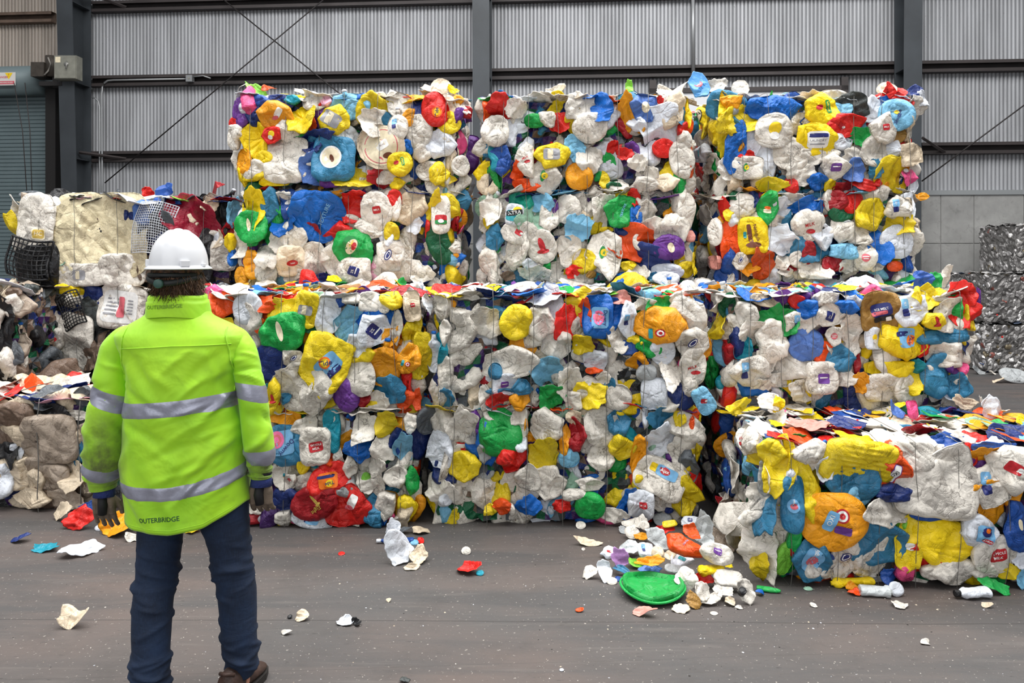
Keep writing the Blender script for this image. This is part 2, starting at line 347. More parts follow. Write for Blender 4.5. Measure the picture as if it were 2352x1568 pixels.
DEC = {
 'tide': [('r', 'sky', .12, -.05, .36, .52, -28), ('r', 'navy', .34, -.28, .13, .45, -28), ('e', 'orange', -.02, .0, .22, .24, 0), ('e', 'yellow', -.02, .0, .15, .17, 0), ('t', 'navy', 'Tide', .02, .0, .27, 32)],
 'tideo': [('r', 'orange', 0, .1, .5, .42, -25), ('r', 'navy', .0, .34, .46, .08, -25), ('e', 'orange', 0, -.05, .28, .26, 0), ('e', 'yellow', 0, -.05, .2, .19, 0), ('t', 'navy', 'Tide', 0, -.05, .26, 165)],
 'tider': [('e', 'orange', .1, -.2, .36, .36, 0), ('e', 'yellow', .1, -.2, .24, .24, 0), ('t', 'navy', 'Tide', .1, -.2, .34, 75)],
 'tidey': [('r', 'sky', .2, .1, .4, .42, -30), ('r', 'navy', .1, .36, .3, .1, -30), ('e', 'orange', .3, -.1, .25, .2, 0), ('t', 'navy', 'Tide', .3, -.1, .24, 200)],
 'downy': [('r', 'sky', -.15, .15, .58, .55, 10), ('e', 'pink', -.35, .3, .35, .38, 0), ('e', 'rose', -.35, .3, .22, .24, 0), ('e', 'pink', -.35, .3, .12, .13, 0), ('t', 'navy', 'Downy', .12, -.02, .3, 232)],
 'downy2': [('r', 'sky', .1, -.05, .55, .68, 0), ('e', 'pink', .02, -.05, .36, .46, 0), ('e', 'rose', .02, .0, .24, .3, 0), ('t', 'navy', 'Downy', .42, -.05, .34, 270)],
 'snug': [('e', 'sky', 0, -.1, .5, .6, 0), ('e', 'rose', .05, -.15, .3, .25, 20), ('t', 'white', 'Snuggle', 0, .2, .2, 80)],
 'sugg': [('e', 'yellow', -.05, .12, .16, .12, 0), ('t', 'navy', 'Snuggle', 0, -.15, .3, 70)],
 'armh': [('e', 'red', .25, .18, .24, .24, 0), ('e', 'white', .25, .18, .18, .18, 0), ('e', 'red', .25, .18, .1, .1, 0), ('r', 'sky', -.12, .05, .18, .35, -30), ('t', 'white', 'OXI', -.12, .08, .22, 60), ('r', 'purple', .2, -.3, .26, .14, -20)],
 'armb': [('e', 'red', .0, -.3, .2, .18, 0), ('e', 'white', 0, -.3, .14, .13, 0), ('e', 'red', 0, -.3, .07, .07, 0), ('r', 'teal', -.38, -.32, .1, .22, 0)],
 'mazola': [('r', 'green', .25, .1, .36, .13, -75), ('t', 'yellow', 'Mazola', .25, .1, .2, -75), ('e', 'red', -.25, .0, .22, .14, 20)],
 'nesq': [('r', 'brown', -.3, .1, .14, .62, 8), ('t', 'brown', 'Nesquik', .12, .15, .34, -78), ('e', 'brown', -.1, -.62, .5, .18, 0), ('r', 'teal', -.6, .05, .1, .2, 0)],
 'xtra': [('r', 'teal', 0, -.2, .85, .6, 0), ('e', 'yellow', .3, .5, .5, .35, 0), ('r', 'black', 0, .15, .9, .3, 15), ('t', 'white', 'XTRA', 0, .15, .55, 15)],
 'apple': [('e', 'green', -.1, 0, .4, .5, 30), ('e', 'cream', -.1, -.05, .26, .4, -35), ('e', 'red', .02, -.05, .13, .2, -20), ('t', 'yellow', 'Gain', -.1, .1, .2, 60)],
 'gain': [('e', 'black', .1, .3, .42, .28, 15), ('e', 'cream', .1, .3, .38, .25, 15), ('t', 'black', 'FRESH', .1, .3, .22, 15), ('e', 'orange', -.35, -.1, .14, .2, 30)],
 'clor': [('e', 'white', 0, .25, .5, .22, 10), ('e', 'white', .1, -.45, .45, .22, 10), ('e', 'red', .1, -.45, .38, .16, 10), ('t', 'white', 'Clorox', .1, -.45, .22, 10)],
 'redsq': [('r', 'red', .05, .1, .26, .24, 5), ('t', 'white', 'MILK', .05, .1, .18, 5)],
 'redbox': [('r', 'red', .1, 0, .44, .32, 10), ('t', 'white', 'WHOLE', .1, .12, .2, 10), ('t', 'white', 'MILK', .1, -.12, .2, 10)],
 'redtri': [('r', 'red', -.25, -.4, .28, .16, -12), ('e', 'red', -.32, -.12, .08, .2, 15), ('r', 'white', -.27, -.4, .2, .03, -12)],
 'redtx': [('e', 'red', .2, -.35, .3, .14, 10), ('t', 'red', 'MILK', 0, .0, .3, 25)],
 'bluebox': [('r', 'navy', .1, 0, .4, .34, -20), ('t', 'white', '2%', 0, 0, .24, 70), ('r', 'white', .26, .05, .04, .26, -20)],
 'crest': [('e', 'navy', 0, 0, .2, .36, -20), ('e', 'white', 0, 0, .14, .3, -20), ('e', 'navy', 0, 0, .09, .22, -20)],
 'delm': [('r', 'red', 0, -.6, .6, .5, 0), ('r', 'green', 0, -.85, .6, .22, 0), ('e', 'white', 0, -.75, .3, .2, 0)],
 'seal': [('e', 'white', -.1, .05, .5, .52, 0), ('e', 'cream', -.1, .05, .42, .44, 0), ('e', 'brown', -.06, 0, .1, .18, 20)],
 'shell': [('e', 'yellow', 0, .1, .34, .34, 0), ('e', 'white', 0, -.3, .28, .22, 0)],
 'lid': [('e', 'cream', 0, 0, .84, .84, 0), ('e', 'rose', 0, 0, .76, .76, 0), ('e', 'cream', 0, 0, .72, .72, 0), ('e', 'brown', .3, -.4, .22, .12, 10), ('r', 'white', .05, .05, .28, .2, 25), ('t', 'brown', '01 02', .05, .05, .1, 25)],
 'grn': [('e', 'green', -.2, 0, .36, .16, 80), ('e', 'yellow', -.1, .0, .2, .2, 0), ('t', 'green', 'Mr', -.1, 0, .2, 80)],
 'bluesq': [('r', 'sky', -.3, .3, .25, .3, 0), ('r', 'navy', -.3, -.2, .2, .22, 10), ('t', 'white', '1%', -.3, .3, .22, 90)],
 'bars': [('r', 'white', 0, 0, .85, .7, 0)]+[('r', 'grey', -.4, .32-.16*i, .3, .035, 0) for i in range(5)]+[('r', 'rose', .12, 0, .17, .45, 0)]+[('r', 'grey', .55, .3-.14*i, .13, .03, 0) for i in range(5)],
 'textlab': [('r', 'white', 0, 0, .5, .4, 5), ('r', 'navy', 0, .2, .42, .1, 5), ('t', 'grey', 'LAUNDRY', 0, -.05, .16, 5), ('r', 'grey', 0, -.22, .35, .03, 5)],
 'bottlab': [('r', 'sky', 0, 0, .62, .5, 0), ('r', 'navy', -.55, 0, .08, .45, 0), ('r', 'grey', .1, .15, .34, .05, 0), ('r', 'grey', .1, -.02, .34, .05, 0), ('r', 'black', -.25, -.1, .12, .16, 0)],
 'cans': [('r', 'navy', 0, .15, .5, .34, 15), ('r', 'rose', -.1, -.02, .4, .1, 15), ('t', 'white', 'ICE MELT', 0, .2, .16, 15), ('r', 'black', .1, -.3, .5, .14, 15), ('r', 'white', .36, -.3, .14, .12, 15)],
 'ajax': [('r', 'yellow', -.55, .4, .22, .22, 0), ('r', 'sky', .2, .4, .6, .3, 0), ('e', 'red', .05, .45, .3, .2, 0), ('t', 'white', 'Ajax', .05, .45, .26, 5)],
 'borax': [('r', 'sky', .1, -.05, .55, .5, 5), ('e', 'navy', .1, .1, .3, .28, 0), ('e', 'orange', .1, .2, .14, .14, 0), ('e', 'red', .3, -.4, .3, .12, 0), ('t', 'white', 'BORAX', .3, -.4, .16, 0)],
 'strip': [('r', 'purple', 0, 0, .2, .5, 3), ('r', 'white', .0, 0, .16, .47, 3), ('t', 'black', 'OXI', 0, 0, .24, 84)],
 'palm': [('r', 'cream', 0, -.35, .32, .16, 0), ('e', 'orange', 0, -.05, .26, .14, 0), ('t', 'red', 'PALM', 0, -.05, .14, 0)],
 'splat': [('e', 'red', .0, .1, .2, .5, 20), ('e', 'red', .1, -.3, .4, .14, 10)],
 'gold': [('e', 'gold', .1, .1, .08, .4, 25), ('e', 'gold', .2, -.1, .16, .07, 25), ('t', 'gold', 'Eight', .0, -.35, .3, 200)],
 'torn': [('r', 'white', .1, .35, .18, .32, -15), ('e', 'rose', 0, 0, .2, .12, 30)],
 'pinkl': [('e', 'rose', 0, 0, .34, .34, 0), ('r', 'white', 0, .1, .26, .04, 0), ('r', 'white', 0, -.08, .2, .04, 0)],
 'hole': [('e', 'cream', .1, 0, .26, .38, 10)], 'tealp': [('r', 'teal', .0, 0, .22, .5, 40)], 'purst': [('r', 'purple', .0, 0, .36, .3, 0), ('r', 'white', 0, .05, .26, .04, 0)],
 'can': [('r', 'red', -.1, .0, .3, .22, -30), ('e', 'white', .1, -.1, .12, .1, 0)],
 'hcb': [('r', 'cream', .3, -.5, .34, .28, 0), ('r', 'gold', .3, -.5, .28, .22, 0), ('t', 'cream', 'HC', .3, -.5, .28, 0)],
 'wpatch': [('e', 'cream', -.15, .1, .12, .4, 10)], 'wtext': [('t', 'sky', 'TEXTURE', .15, .05, .2, 65)],
 'greylab': [('r', 'grey', 0, 0, .6, .42, 0), ('r', 'cream', -.1, 0, .2, .36, 0)],
 'ellip': [('e', 'red', .15, -.1, .4, .22, 10), ('t', 'white', 'Foster', .15, -.1, .16, 10)],
}
KIND = {'o': 'crushed_tub', 'e': 'crushed_jug', 'j': 'crushed_bottle', 'f': 'crushed_bottle', 'p': 'plastic_scrap'}
_seed = [100]
def frame(origin, n, up, ang=0):
    n = Vector(n).normalized(); u = Vector(up).cross(n).normalized(); v = n.cross(u)
    c, s = math.cos(math.radians(ang)), math.sin(math.radians(ang))
    a = u*c+v*s; b = v*c-u*s
    M = Matrix(((a.x, b.x, n.x, origin[0]), (a.y, b.y, n.y, origin[1]), (a.z, b.z, n.z, origin[2]), (0, 0, 0, 1)))
    return M
def add_piece(parent, M, w, h, code, typ='f', dec=None, name=None, thick=None, back=.05, rib=None, merge=None, cap=None, mat=None):
    _seed[0] += 1
    pc = Piece(w, h, typ, _seed[0], thick)
    if rib: pc.rib = rib
    vs, fs = pc.mesh(back=back) if not (thick is not None and thick < .016) else pc.sheet(.7, .6, .004)
    if typ in 'fp' and not dec and not cap and thick is None and name is None and min(w, h) > .07 and pc.R.random() < .5: vs, fs = pc.sheet(.75, .55, .004)
    if merge is not None:
        Mv = np.array(M); a = np.array(vs) @ Mv[:3, :3].T + Mv[:3, 3]
        b = len(merge['v']); merge['v'] += a.tolist(); merge['f'] += [tuple(b+i for i in f) for f in fs]
        if code not in merge['c']: merge['c'].append(code)
        merge['m'] += [merge['c'].index(code)]*len(fs); return None
    o = mesh_obj(name or KIND[typ], vs, fs, mat or plastic(code), parent, matrix=M)
    if dec and dec in DEC:
        lv, lf, lm, mats = label_mesh(pc, DEC[dec])
        mesh_obj('printed_label', lv, lf, mats, o, lm, smooth=True)
    if cap or typ == 'j':
        mb = MB(); cr = min(.019, w*.13); y0 = h/2*.93
        mb.tube([(0, y0-.02, pc.T*.3), (0, y0+.012, pc.T*.35), (0, y0+.016, pc.T*.35)], [cr*1.15, cr*.9, cr*.7], 12)
        mb.build('bottle_neck', o.data.materials[0], o, True)
        mb = MB(); mb.tube([(0, y0+.012, pc.T*.35), (0, y0+.014, pc.T*.35), (0, y0+.03, pc.T*.36), (0, y0+.033, pc.T*.36)], [cr*.8, cr*1.1, cr*1.06, cr*.8], 14)
        mb.build('bottle_cap', plastic(cap or RND.choice('WWwbr')), o, True)
    return o
def lattice(parent, M, w, h, mat, name, nx, ny, bar=.006, bow=.06, rim=True, skew=0., warp=.01, seed=3):
    """a squashed basket or crate wall: curved crossing bars"""
    R = random.Random(seed); mb = MB()
    ph = [R.uniform(0, 6) for _ in range(4)]
    def pt(u, v):
        x = (u-.5)*w+skew*(v-.5)*h+warp*math.sin(5*v+ph[0]); y = (v-.5)*h+warp*1.5*math.sin(4*u+ph[1])
        z = bow*(1-(2*u-1)**2)*.7+bow*.4*(1-(2*v-1)**2)+warp*math.sin(7*u+ph[2])*math.cos(6*v+ph[3])
        return (x, y, z)
    K = 14
    for i in range(nx+1):
        r = bar*(1.8 if rim and i in (0, nx) else 1); mb.tube([pt(i/nx, k/K) for k in range(K+1)], r, 5)
    for j in range(ny+1):
        r = bar*(1.8 if rim and j in (0, ny) else 1); mb.tube([pt(k/K, j/ny) for k in range(K+1)], r, 5)
    return mb.build(name, mat, parent, True, M)

WILD = 'w'*44+'W'*10+'c'*6+'y'*6+'Y'*2+'o'*5+'b'*3+'v'*2+'u'*4+'l'*4+'r'*5+'R'*2+'g'*4+'G'+'p'*2+'k'+'B'*4+'t'*2+'s'*2+'O'*3+'m'
MIXED = 'n'*8+'N'*5+'x'*4+'w'*6+'c'*4+'z'*5+'A'*5+'B'*3+'R'+'y'+'W'*2
GREIGE = 'z'*9+'c'*5+'A'*5+'w'*4+'n'*3+'x'*2+'W'
class Bale:
    def __init__(s, x0, x1, d, z0, label, depth=1.08, h=.77, rz=0, group=None, wild=WILD, name='plastic_bale', cat='bale', pxs=True, wires=7, cell=.142, sides=True, top=True, fill=True, wire_r=.0022, seed=1, size=(.16, .27), metal=False, topn=1.0, topwild=None):
        if pxs: X0, X1 = (x0-CX)/F*d, (x1-CX)/F*d
        else: X0, X1 = x0, x1
        s.W = X1-X0; s.D = depth; s.H = h; s.d = d; s.z0 = z0
        s.e = empty(name, ((X0+X1)/2, d+depth/2, z0), rz)
        tag(s.e, label, cat, group)
        s.Mi = (Matrix.Translation(s.e.location) @ Matrix.Rotation(rz, 4, 'Z')).inverted()
        s.R = random.Random(seed*77+5); s.seed = seed
        s.wild = wild; s.metal = metal
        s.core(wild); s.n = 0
        if fill: s.fill(cell, sides, top, size, topn, topwild or wild)
        if wires: s.wires(wires, wire_r)
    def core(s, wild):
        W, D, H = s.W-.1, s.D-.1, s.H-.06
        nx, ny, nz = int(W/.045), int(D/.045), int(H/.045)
        idx = {}; vs = []; fs = []; fm = []
        shade_codes = list(dict.fromkeys(s.R.choice('nNxABGnNxP') for _ in range(40)))[:9]  # dark plastics only: shade between the pieces put into the core's colour
        def v(i, j, k):
            if (i, j, k) not in idx:
                idx[(i, j, k)] = len(vs); q = .02
                vs.append((W*(i/nx-.5)+s.R.uniform(-q, q), D*(j/ny-.5)+s.R.uniform(-q, q), .03+H*k/nz+s.R.uniform(-q, q*.3)))
            return idx[(i, j, k)]
        def q4(a, b, c, d_):
            p = vs[a]; fs.append((a, b, c, d_)); fm.append(int(abs(7*math.sin(9*p[0]+4*math.sin(7*p[2]))+5*math.sin(8*p[2]+6*p[1])+3*math.sin(11*p[1]+5*p[0]))) % len(shade_codes))
        for i in range(nx):
            for j in range(ny):
                q4(v(i, j, 0), v(i, j+1, 0), v(i+1, j+1, 0), v(i+1, j, 0)); q4(v(i, j, nz), v(i+1, j, nz), v(i+1, j+1, nz), v(i, j+1, nz))
        for k in range(nz):
            for i in range(nx):
                q4(v(i, 0, k), v(i+1, 0, k), v(i+1, 0, k+1), v(i, 0, k+1)); q4(v(i, ny, k), v(i, ny, k+1), v(i+1, ny, k+1), v(i+1, ny, k))
            for j in range(ny):
                q4(v(0, j, k), v(0, j, k+1), v(0, j+1, k+1), v(0, j+1, k)); q4(v(nx, j, k), v(nx, j+1, k), v(nx, j+1, k+1), v(nx, j, k+1))
        mats = [foil(2) for c in shade_codes] if s.metal else [plastic(c) for c in shade_codes]
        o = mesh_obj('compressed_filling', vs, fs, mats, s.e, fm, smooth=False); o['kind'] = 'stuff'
    def face(s, side, a, b, off=0, ang=0, tilt=(0, 0)):
        """side F front, B back, L left, R right, T top; a,b metres from face centre / from base"""
        W, D, H = s.W/2, s.D/2, s.H
        def edge(t, lim, r=.11): return max(-1, min(1, (abs(t)-(lim-r))/r))*(1 if t > 0 else -1) if abs(t) > lim-r else 0
        if side in 'FB':
            sg = -1 if side == 'F' else 1
            ex, ez = edge(a, W), edge(b-H/2, H/2, .08)
            n = Vector((ex*.75+tilt[0], sg, ez*.5+tilt[1])); o = Vector((a, sg*(D-.035*abs(ex)-.025*abs(ez)), b)); up = (0, 0, 1)
        elif side in 'LR':
            sg = -1 if side == 'L' else 1
            ey, ez = edge(a, D), edge(b-H/2, H/2, .08)
            n = Vector((sg, ey*.6+tilt[0], ez*.5+tilt[1])); o = Vector((sg*(W-.03*abs(ey)-.025*abs(ez)), a, b)); up = (0, 0, 1)
        else:
            n = Vector((tilt[0], tilt[1], 1)); o = Vector((a, b, H-.015)); up = (0, 1, 0)
        n.normalize()
        return frame(o+n*off, n, up, ang)
    def fill(s, cell, sides, top, size, topn, topwild):
        R = s.R
        merge = {'v': [], 'f': [], 'm': [], 'c': []}; cnt = {}
        def put(side, a, b, scale=1, thin=False):
            w = R.uniform(*size)*scale; h = R.uniform(*size)*scale*(1.2 if not thin else .9)
            typ = R.choice('offffejp' if not thin else 'ffppfe'); code = R.choice(topwild if thin else s.wild)
            tl = (R.uniform(-.32, .32), R.uniform(-.3, .3)) if not thin else (R.uniform(-.32, .32), R.uniform(-.32, .32))
            M = s.face(side, a, b, R.uniform(-.085, -.045) if not thin else R.uniform(-.015, .03), R.uniform(-70, 70), tl)
            nm = ('crushed_can' if s.metal else KIND[typ]) if not thin else 'flattened_scrap'
            cnt[nm] = cnt.get(nm, 0)+1
            over = cnt[nm] > 75 or side == 'B'
            add_piece(s.e, M, w, h, code, typ, None, nm, thick=.012 if thin else None, back=.03 if thin else .06, merge=merge if (over and not s.metal) or (over and s.metal) else None, mat=foil(R.choice([0, 0, 0, 1, 1, 1, 1, 2, 2, 2, 2, 2, 2, 5, 5, 3, 4])) if s.metal else None)
        def grid(side, L, Hh, c, scale=1, thin=False):
            nx, ny = max(1, round(L/c)), max(1, round(Hh/c))
            ij = [(i, j) for i in range(nx) for j in range(ny)]; R.shuffle(ij)
            for i, j in ij:
                a = L*((i+.5)/nx-.5)+R.uniform(-.3, .3)*c; b = Hh*((j+.5)/ny)+R.uniform(-.3, .3)*c
                if side == 'T': b -= Hh/2
                a = max(-L/2+.03, min(L/2-.03, a))
                if side != 'T': b = max(.08, min(Hh-.08, b))
                put(side, a, b, scale, thin)
        grid('F', s.W, s.H, cell)
        if sides: grid('L', s.D, s.H, cell*1.1); grid('R', s.D, s.H, cell*1.1)
        grid('B', s.W, s.H, cell*1.9, 1.5)
        if top: grid('T', s.W-.05, s.D-.05, cell/topn*.95, 1.2, True)
        if merge['v']:
            mm = [foil((0, 1, 2, 1, 2, 5, 2, 1, 0, 2, 1, 3)[i % 12]) for i in range(len(merge['c']))] if s.metal else [plastic(c) for c in merge['c']]
            o = mesh_obj('small_crushed_pieces', merge['v'], merge['f'], mm, s.e, merge['m']); o['kind'] = 'stuff'
    def wires(s, n, r):
        m = simple_mat('baling_wire_steel', hsrgb(120, 118, 114), .45, .5)
        for i in range(n):
            x = s.W*((i+.6)/(n+.2)-.5)+s.R.uniform(-.03, .03); mb = MB(); pts = []
            D, H = s.D/2+.062, s.H
            lean = s.R.uniform(-.03, .03)
            for k in range(13): t = k/12; pts.append((x+lean*t+.006*math.sin(9*t+i), -D+.02*abs(2*t-1)**4+s.R.uniform(-.004, .004), -.0+H*t+(.02 if k == 12 else 0)))
            for k in range(1, 9): t = k/8; pts.append((x+lean*(1-t)+s.R.uniform(-.01, .01), -D+2*D*t, H+.035+.004*math.sin(5*t)))
            for k in range(1, 6): t = k/5; pts.append((x, D, H*(1-t)))
            pts.append((x, -D, .0))
            mb.tube(pts, r, 5, cap=False); mb.build('baling_wire', m, s.e, True)
    def px(s, side, px, py, w, h, ang, code, typ='f', dec=None, off=None, rib=None, cap=None, thick=None, name=None):
        """a piece seen in the photograph at (px, py) on one face; w, h in photo pixels"""
        ray = P(px, py, 1.0)-Vector((0, 0, CAMH)); o = Vector((0, 0, CAMH))
        lo = s.Mi @ o; ld = (s.Mi.to_3x3() @ ray)
        if side == 'F': t = (-s.D/2-lo.y)/ld.y
        elif side == 'L': t = (-s.W/2-lo.x)/ld.x
        elif side == 'R': t = (s.W/2-lo.x)/ld.x
        else: t = (s.H-lo.z)/ld.z
        p = lo+ld*t; sc = t/F
        if side == 'F': a, b = p.x, p.z
        elif side in 'LR': a, b = p.y, p.z
        else: a, b = p.x, p.y
        if side == 'F' and s.W/2+.06 < abs(a): a = math.copysign(s.W/2+.03, a)
        if side in 'LR': a = max(-s.D/2+.04, min(s.D/2-.04, a))
        if side == 'T': b = max(-s.D/2+.05, min(s.D/2-.05, b)); a = max(-s.W/2+.05, min(s.W/2-.05, a))
        if side != 'T': b = max(.05, min(s.H-.02, b))
        W, Hh = w*sc, h*sc
        if side in 'LR': W = max(.1, min(.4, W*2.6))
        if side == 'T': Hh = max(.1, min(.5, Hh*3))
        if side in 'FLR': q_ = min(.43*Hh, s.H/2-.02); b = max(q_, min(s.H-q_+.01, b))
        s.n += 1
        if off is None: off = .004+.0006*(s.n % 50)+s.R.uniform(0, .012)
        if dec: off += .03
        if side == 'T': off = .01+s.R.uniform(0, .02)
        M = s.face(side, a, b, off, -ang if side != 'T' else ang, (s.R.uniform(-.16, .16), s.R.uniform(-.16, .16)) if side != 'T' else (s.R.uniform(-.1, .1), s.R.uniform(-.1, .1)))
        return add_piece(s.e, M, W, Hh, code, typ, dec, name, rib=rib, cap=cap, thick=thick if side != 'T' else .014, back=.05 if side != 'T' else .03)
    def table(s, crop, txt):
        ox, oy, k = crop
        for ln in txt.replace('\n', ';').split(';'):
            q = ln.split()
            if not q: continue
            side = 'F'
            if q[0] in ('L', 'R', 'T'): side = q.pop(0)
            x, y, w, h, ang = map(float, q[:5]); code = q[5]; typ = q[6] if len(q) > 6 else 'f'; dec = q[7] if len(q) > 7 else None
            cap = None; rib = None
            if dec and dec.startswith('+'): cap = dec[1]; dec = None
            if dec == 'ribs': rib = (RND.uniform(0, 3), .028, .006) if code != 'M' else (1.0, .085, .014); dec = None
            s.px(side, ox+x*k, oy+y*k, w*k*1.26, h*k*1.24, ang, code, typ, dec, cap=cap, rib=rib)
# ------------------------------------------------------------------ building shell
KW = .075; Y0 = 14.4; AW = -math.atan(KW)
WR = Matrix.Translation((0, Y0, 0)) @ Matrix.Rotation(AW, 4, 'Z')   # wall frame: x along the wall, -y towards the camera
def wallx(px):
    m = (px-CX)/F; Y = Y0/(1+KW*m); return (WR.inverted() @ Vector((m*Y, Y, 0))).x
def struct(o): o['kind'] = 'structure'; return o
# floor
m, nt, N, L, bs = nodes_mat('concrete_floor')
tc = N.new('ShaderNodeTexCoord')
def noise(scale, det, vec=None, rough=.55, dist=0):
    n = N.new('ShaderNodeTexNoise'); n.inputs['Scale'].default_value = scale; n.inputs['Detail'].default_value = det; n.inputs['Roughness'].default_value = rough; n.inputs['Distortion'].default_value = dist
    L.new(vec or tc.outputs['Object'], n.inputs['Vector']); return n.outputs['Fac']
def rampn(fac, stops):
    r = N.new('ShaderNodeValToRGB'); L.new(fac, r.inputs[0])
    e = r.color_ramp.elements
    while len(e) < len(stops): e.new(.5)
    for i, (p, c) in enumerate(stops): e[i].position = p; e[i].color = c
    return r.outputs[0]
def mixc(fac, a, b, mode='MIX'):
    x = N.new('ShaderNodeMix'); x.data_type = 'RGBA'; x.blend_type = mode
    if isinstance(fac, float): x.inputs[0].default_value = fac
    else: L.new(fac, x.inputs[0])
    for i, c in ((6, a), (7, b)):
        if isinstance(c, tuple): x.inputs[i].default_value = c
        else: L.new(c, x.inputs[i])
    return x.outputs[2]
g = lambda v: (v, v, v, 1)
mpp = N.new('ShaderNodeMapping'); mpp.inputs['Rotation'].default_value = (0, 0, .35); mpp.inputs['Scale'].default_value = (.35, 2.2, 1); L.new(tc.outputs['Object'], mpp.inputs[0])
mp2 = N.new('ShaderNodeMapping'); mp2.inputs['Rotation'].default_value = (0, 0, -.12); mp2.inputs['Scale'].default_value = (.5, 5, 1); L.new(tc.outputs['Object'], mp2.inputs[0])
c0 = rampn(noise(.55, 5), [(.35, hsrgb(76, 75, 75)), (.65, hsrgb(94, 82, 77))])
c1 = mixc(rampn(noise(1.4, 6, mpp.outputs[0], .6, .6), [(.44, g(0)), (.60, g(.7))]), c0, hsrgb(66, 66, 67))
c2 = mixc(rampn(noise(3.0, 8, None, .7), [(.5, g(0)), (.72, g(.5))]), c1, hsrgb(62, 58, 56))
c3 = mixc(rampn(noise(2.6, 9, mp2.outputs[0], .65, .3), [(.56, g(0)), (.78, g(.4))]), c2, hsrgb(118, 112, 107))
c4 = mixc(rampn(noise(55, 3), [(.66, g(0)), (.70, g(.75))]), c3, hsrgb(160, 154, 146))
c5 = mixc(rampn(noise(38, 2, mpp.outputs[0]), [(.69, g(0)), (.72, g(.7))]), c4, hsrgb(42, 40, 40))
sx_ = N.new('ShaderNodeSeparateXYZ'); L.new(tc.outputs['Object'], sx_.inputs[0])
wob = noise(.8, 6)
def joint(y0, slope, wd, stg, base):
    a = N.new('ShaderNodeMath'); a.operation = 'MULTIPLY_ADD'; L.new(sx_.outputs['X'], a.inputs[0]); a.inputs[1].default_value = -slope; L.new(sx_.outputs['Y'], a.inputs[2])
    w_ = N.new('ShaderNodeMath'); w_.operation = 'MULTIPLY_ADD'; L.new(wob, w_.inputs[0]); w_.inputs[1].default_value = .05; L.new(a.outputs[0], w_.inputs[2])
    s1 = N.new('ShaderNodeMath'); s1.operation = 'SUBTRACT'; L.new(w_.outputs[0], s1.inputs[0]); s1.inputs[1].default_value = y0+.025
    s2 = N.new('ShaderNodeMath'); s2.operation = 'ABSOLUTE'; L.new(s1.outputs[0], s2.inputs[0])
    r = N.new('ShaderNodeMapRange'); r.inputs[1].default_value = 0; r.inputs[2].default_value = wd; r.inputs[3].default_value = stg; r.inputs[4].default_value = 0; L.new(s2.outputs[0], r.inputs[0])
    return mixc(r.outputs[0], base, hsrgb(44, 41, 40))
c5 = joint(3.85, -.01, .006, .8, c5); c5 = joint(4.55, .25, .004, .4, c5); c5 = joint(3.45, .06, .003, .4, c5)
L.new(c5, bs.inputs['Base Color'])
rr = N.new('ShaderNodeMapRange'); rr.inputs[3].default_value = .55; rr.inputs[4].default_value = .85; L.new(noise(2, 5), rr.inputs[0]); L.new(rr.outputs[0], bs.inputs['Roughness'])
bp = N.new('ShaderNodeBump'); bp.inputs['Strength'].default_value = .25; bp.inputs['Distance'].default_value = .01; L.new(noise(60, 5), bp.inputs['Height']); L.new(bp.outputs[0], bs.inputs['Normal'])
mb = MB(); mb.box(-22, 22, -10, 20, -.2, 0); struct(mb.build('floor', m))
# corrugated sheet wall
def corr_mat(name, c, warm=0):
    m, nt, N, L, b = nodes_mat(name)
    b.inputs['Metallic'].default_value = .25; b.inputs['Roughness'].default_value = .5
    tc = N.new('ShaderNodeTexCoord'); mp = N.new('ShaderNodeMapping'); mp.inputs['Scale'].default_value = (2.2, 2, .25); L.new(tc.outputs['Object'], mp.inputs[0])
    n = N.new('ShaderNodeTexNoise'); n.inputs['Scale'].default_value = 2.4; n.inputs['Detail'].default_value = 7; L.new(mp.outputs[0], n.inputs['Vector'])
    r = N.new('ShaderNodeValToRGB'); r.color_ramp.elements[0].position = .3; r.color_ramp.elements[0].color = tuple(x*.7 for x in c[:3])+(1,); r.color_ramp.elements[1].position = .65; r.color_ramp.elements[1].color = c
    L.new(n.outputs['Fac'], r.inputs[0])
    # small rust spots and scuffs
    n2 = N.new('ShaderNodeTexNoise'); n2.inputs['Scale'].default_value = 26; n2.inputs['Detail'].default_value = 3; L.new(tc.outputs['Object'], n2.inputs['Vector'])
    mr = N.new('ShaderNodeMapRange'); mr.inputs[1].default_value = .70; mr.inputs[2].default_value = .76; mr.inputs[4].default_value = .6; L.new(n2.outputs['Fac'], mr.inputs[0])
    mx = N.new('ShaderNodeMix'); mx.data_type = 'RGBA'; L.new(mr.outputs[0], mx.inputs[0]); L.new(r.outputs[0], mx.inputs[6]); mx.inputs[7].default_value = hsrgb(96, 84, 76)
    L.new(mx.outputs[2], b.inputs['Base Color']); return m
galv = corr_mat('galvanised_sheet', hsrgb(172, 174, 178)); beige = corr_mat('beige_sheet', hsrgb(180, 170, 160))
def corrugated(name, x0, x1, z0, z1, mat, seams=()):
    pitch = .0677; n = int((x1-x0)/pitch*11); xs = [x0+(x1-x0)*i/n for i in range(n+1)]
    vs = []
    for x in xs:
        t = (x/pitch) % 1.0
        # rounded ridges with narrow valleys
        y = -.010*max(0, math.cos((t-.36)/.36*math.pi/2))**.5 if t < .72 else .034*max(0, math.sin((t-.72)/.28*math.pi))**.8
        vs += [(x, y, z0), (x, y, z1)]
    fs = [(2*i, 2*i+2, 2*i+3, 2*i+1) for i in range(n)]
    b0 = len(vs); vs += [(x0, .06, z0), (x0, .06, z1), (x1, .06, z0), (x1, .06, z1)]; fs.append((b0, b0+1, b0+3, b0+2))
    return struct(mesh_obj(name, vs, fs, mat, None, smooth=True, matrix=WR))
xd = wallx(128)
corrugated('wall_back', xd+.12, 13, 2.93, 10, galv); corrugated('wall_left', -13, xd+.12, 5.38, 10, beige)
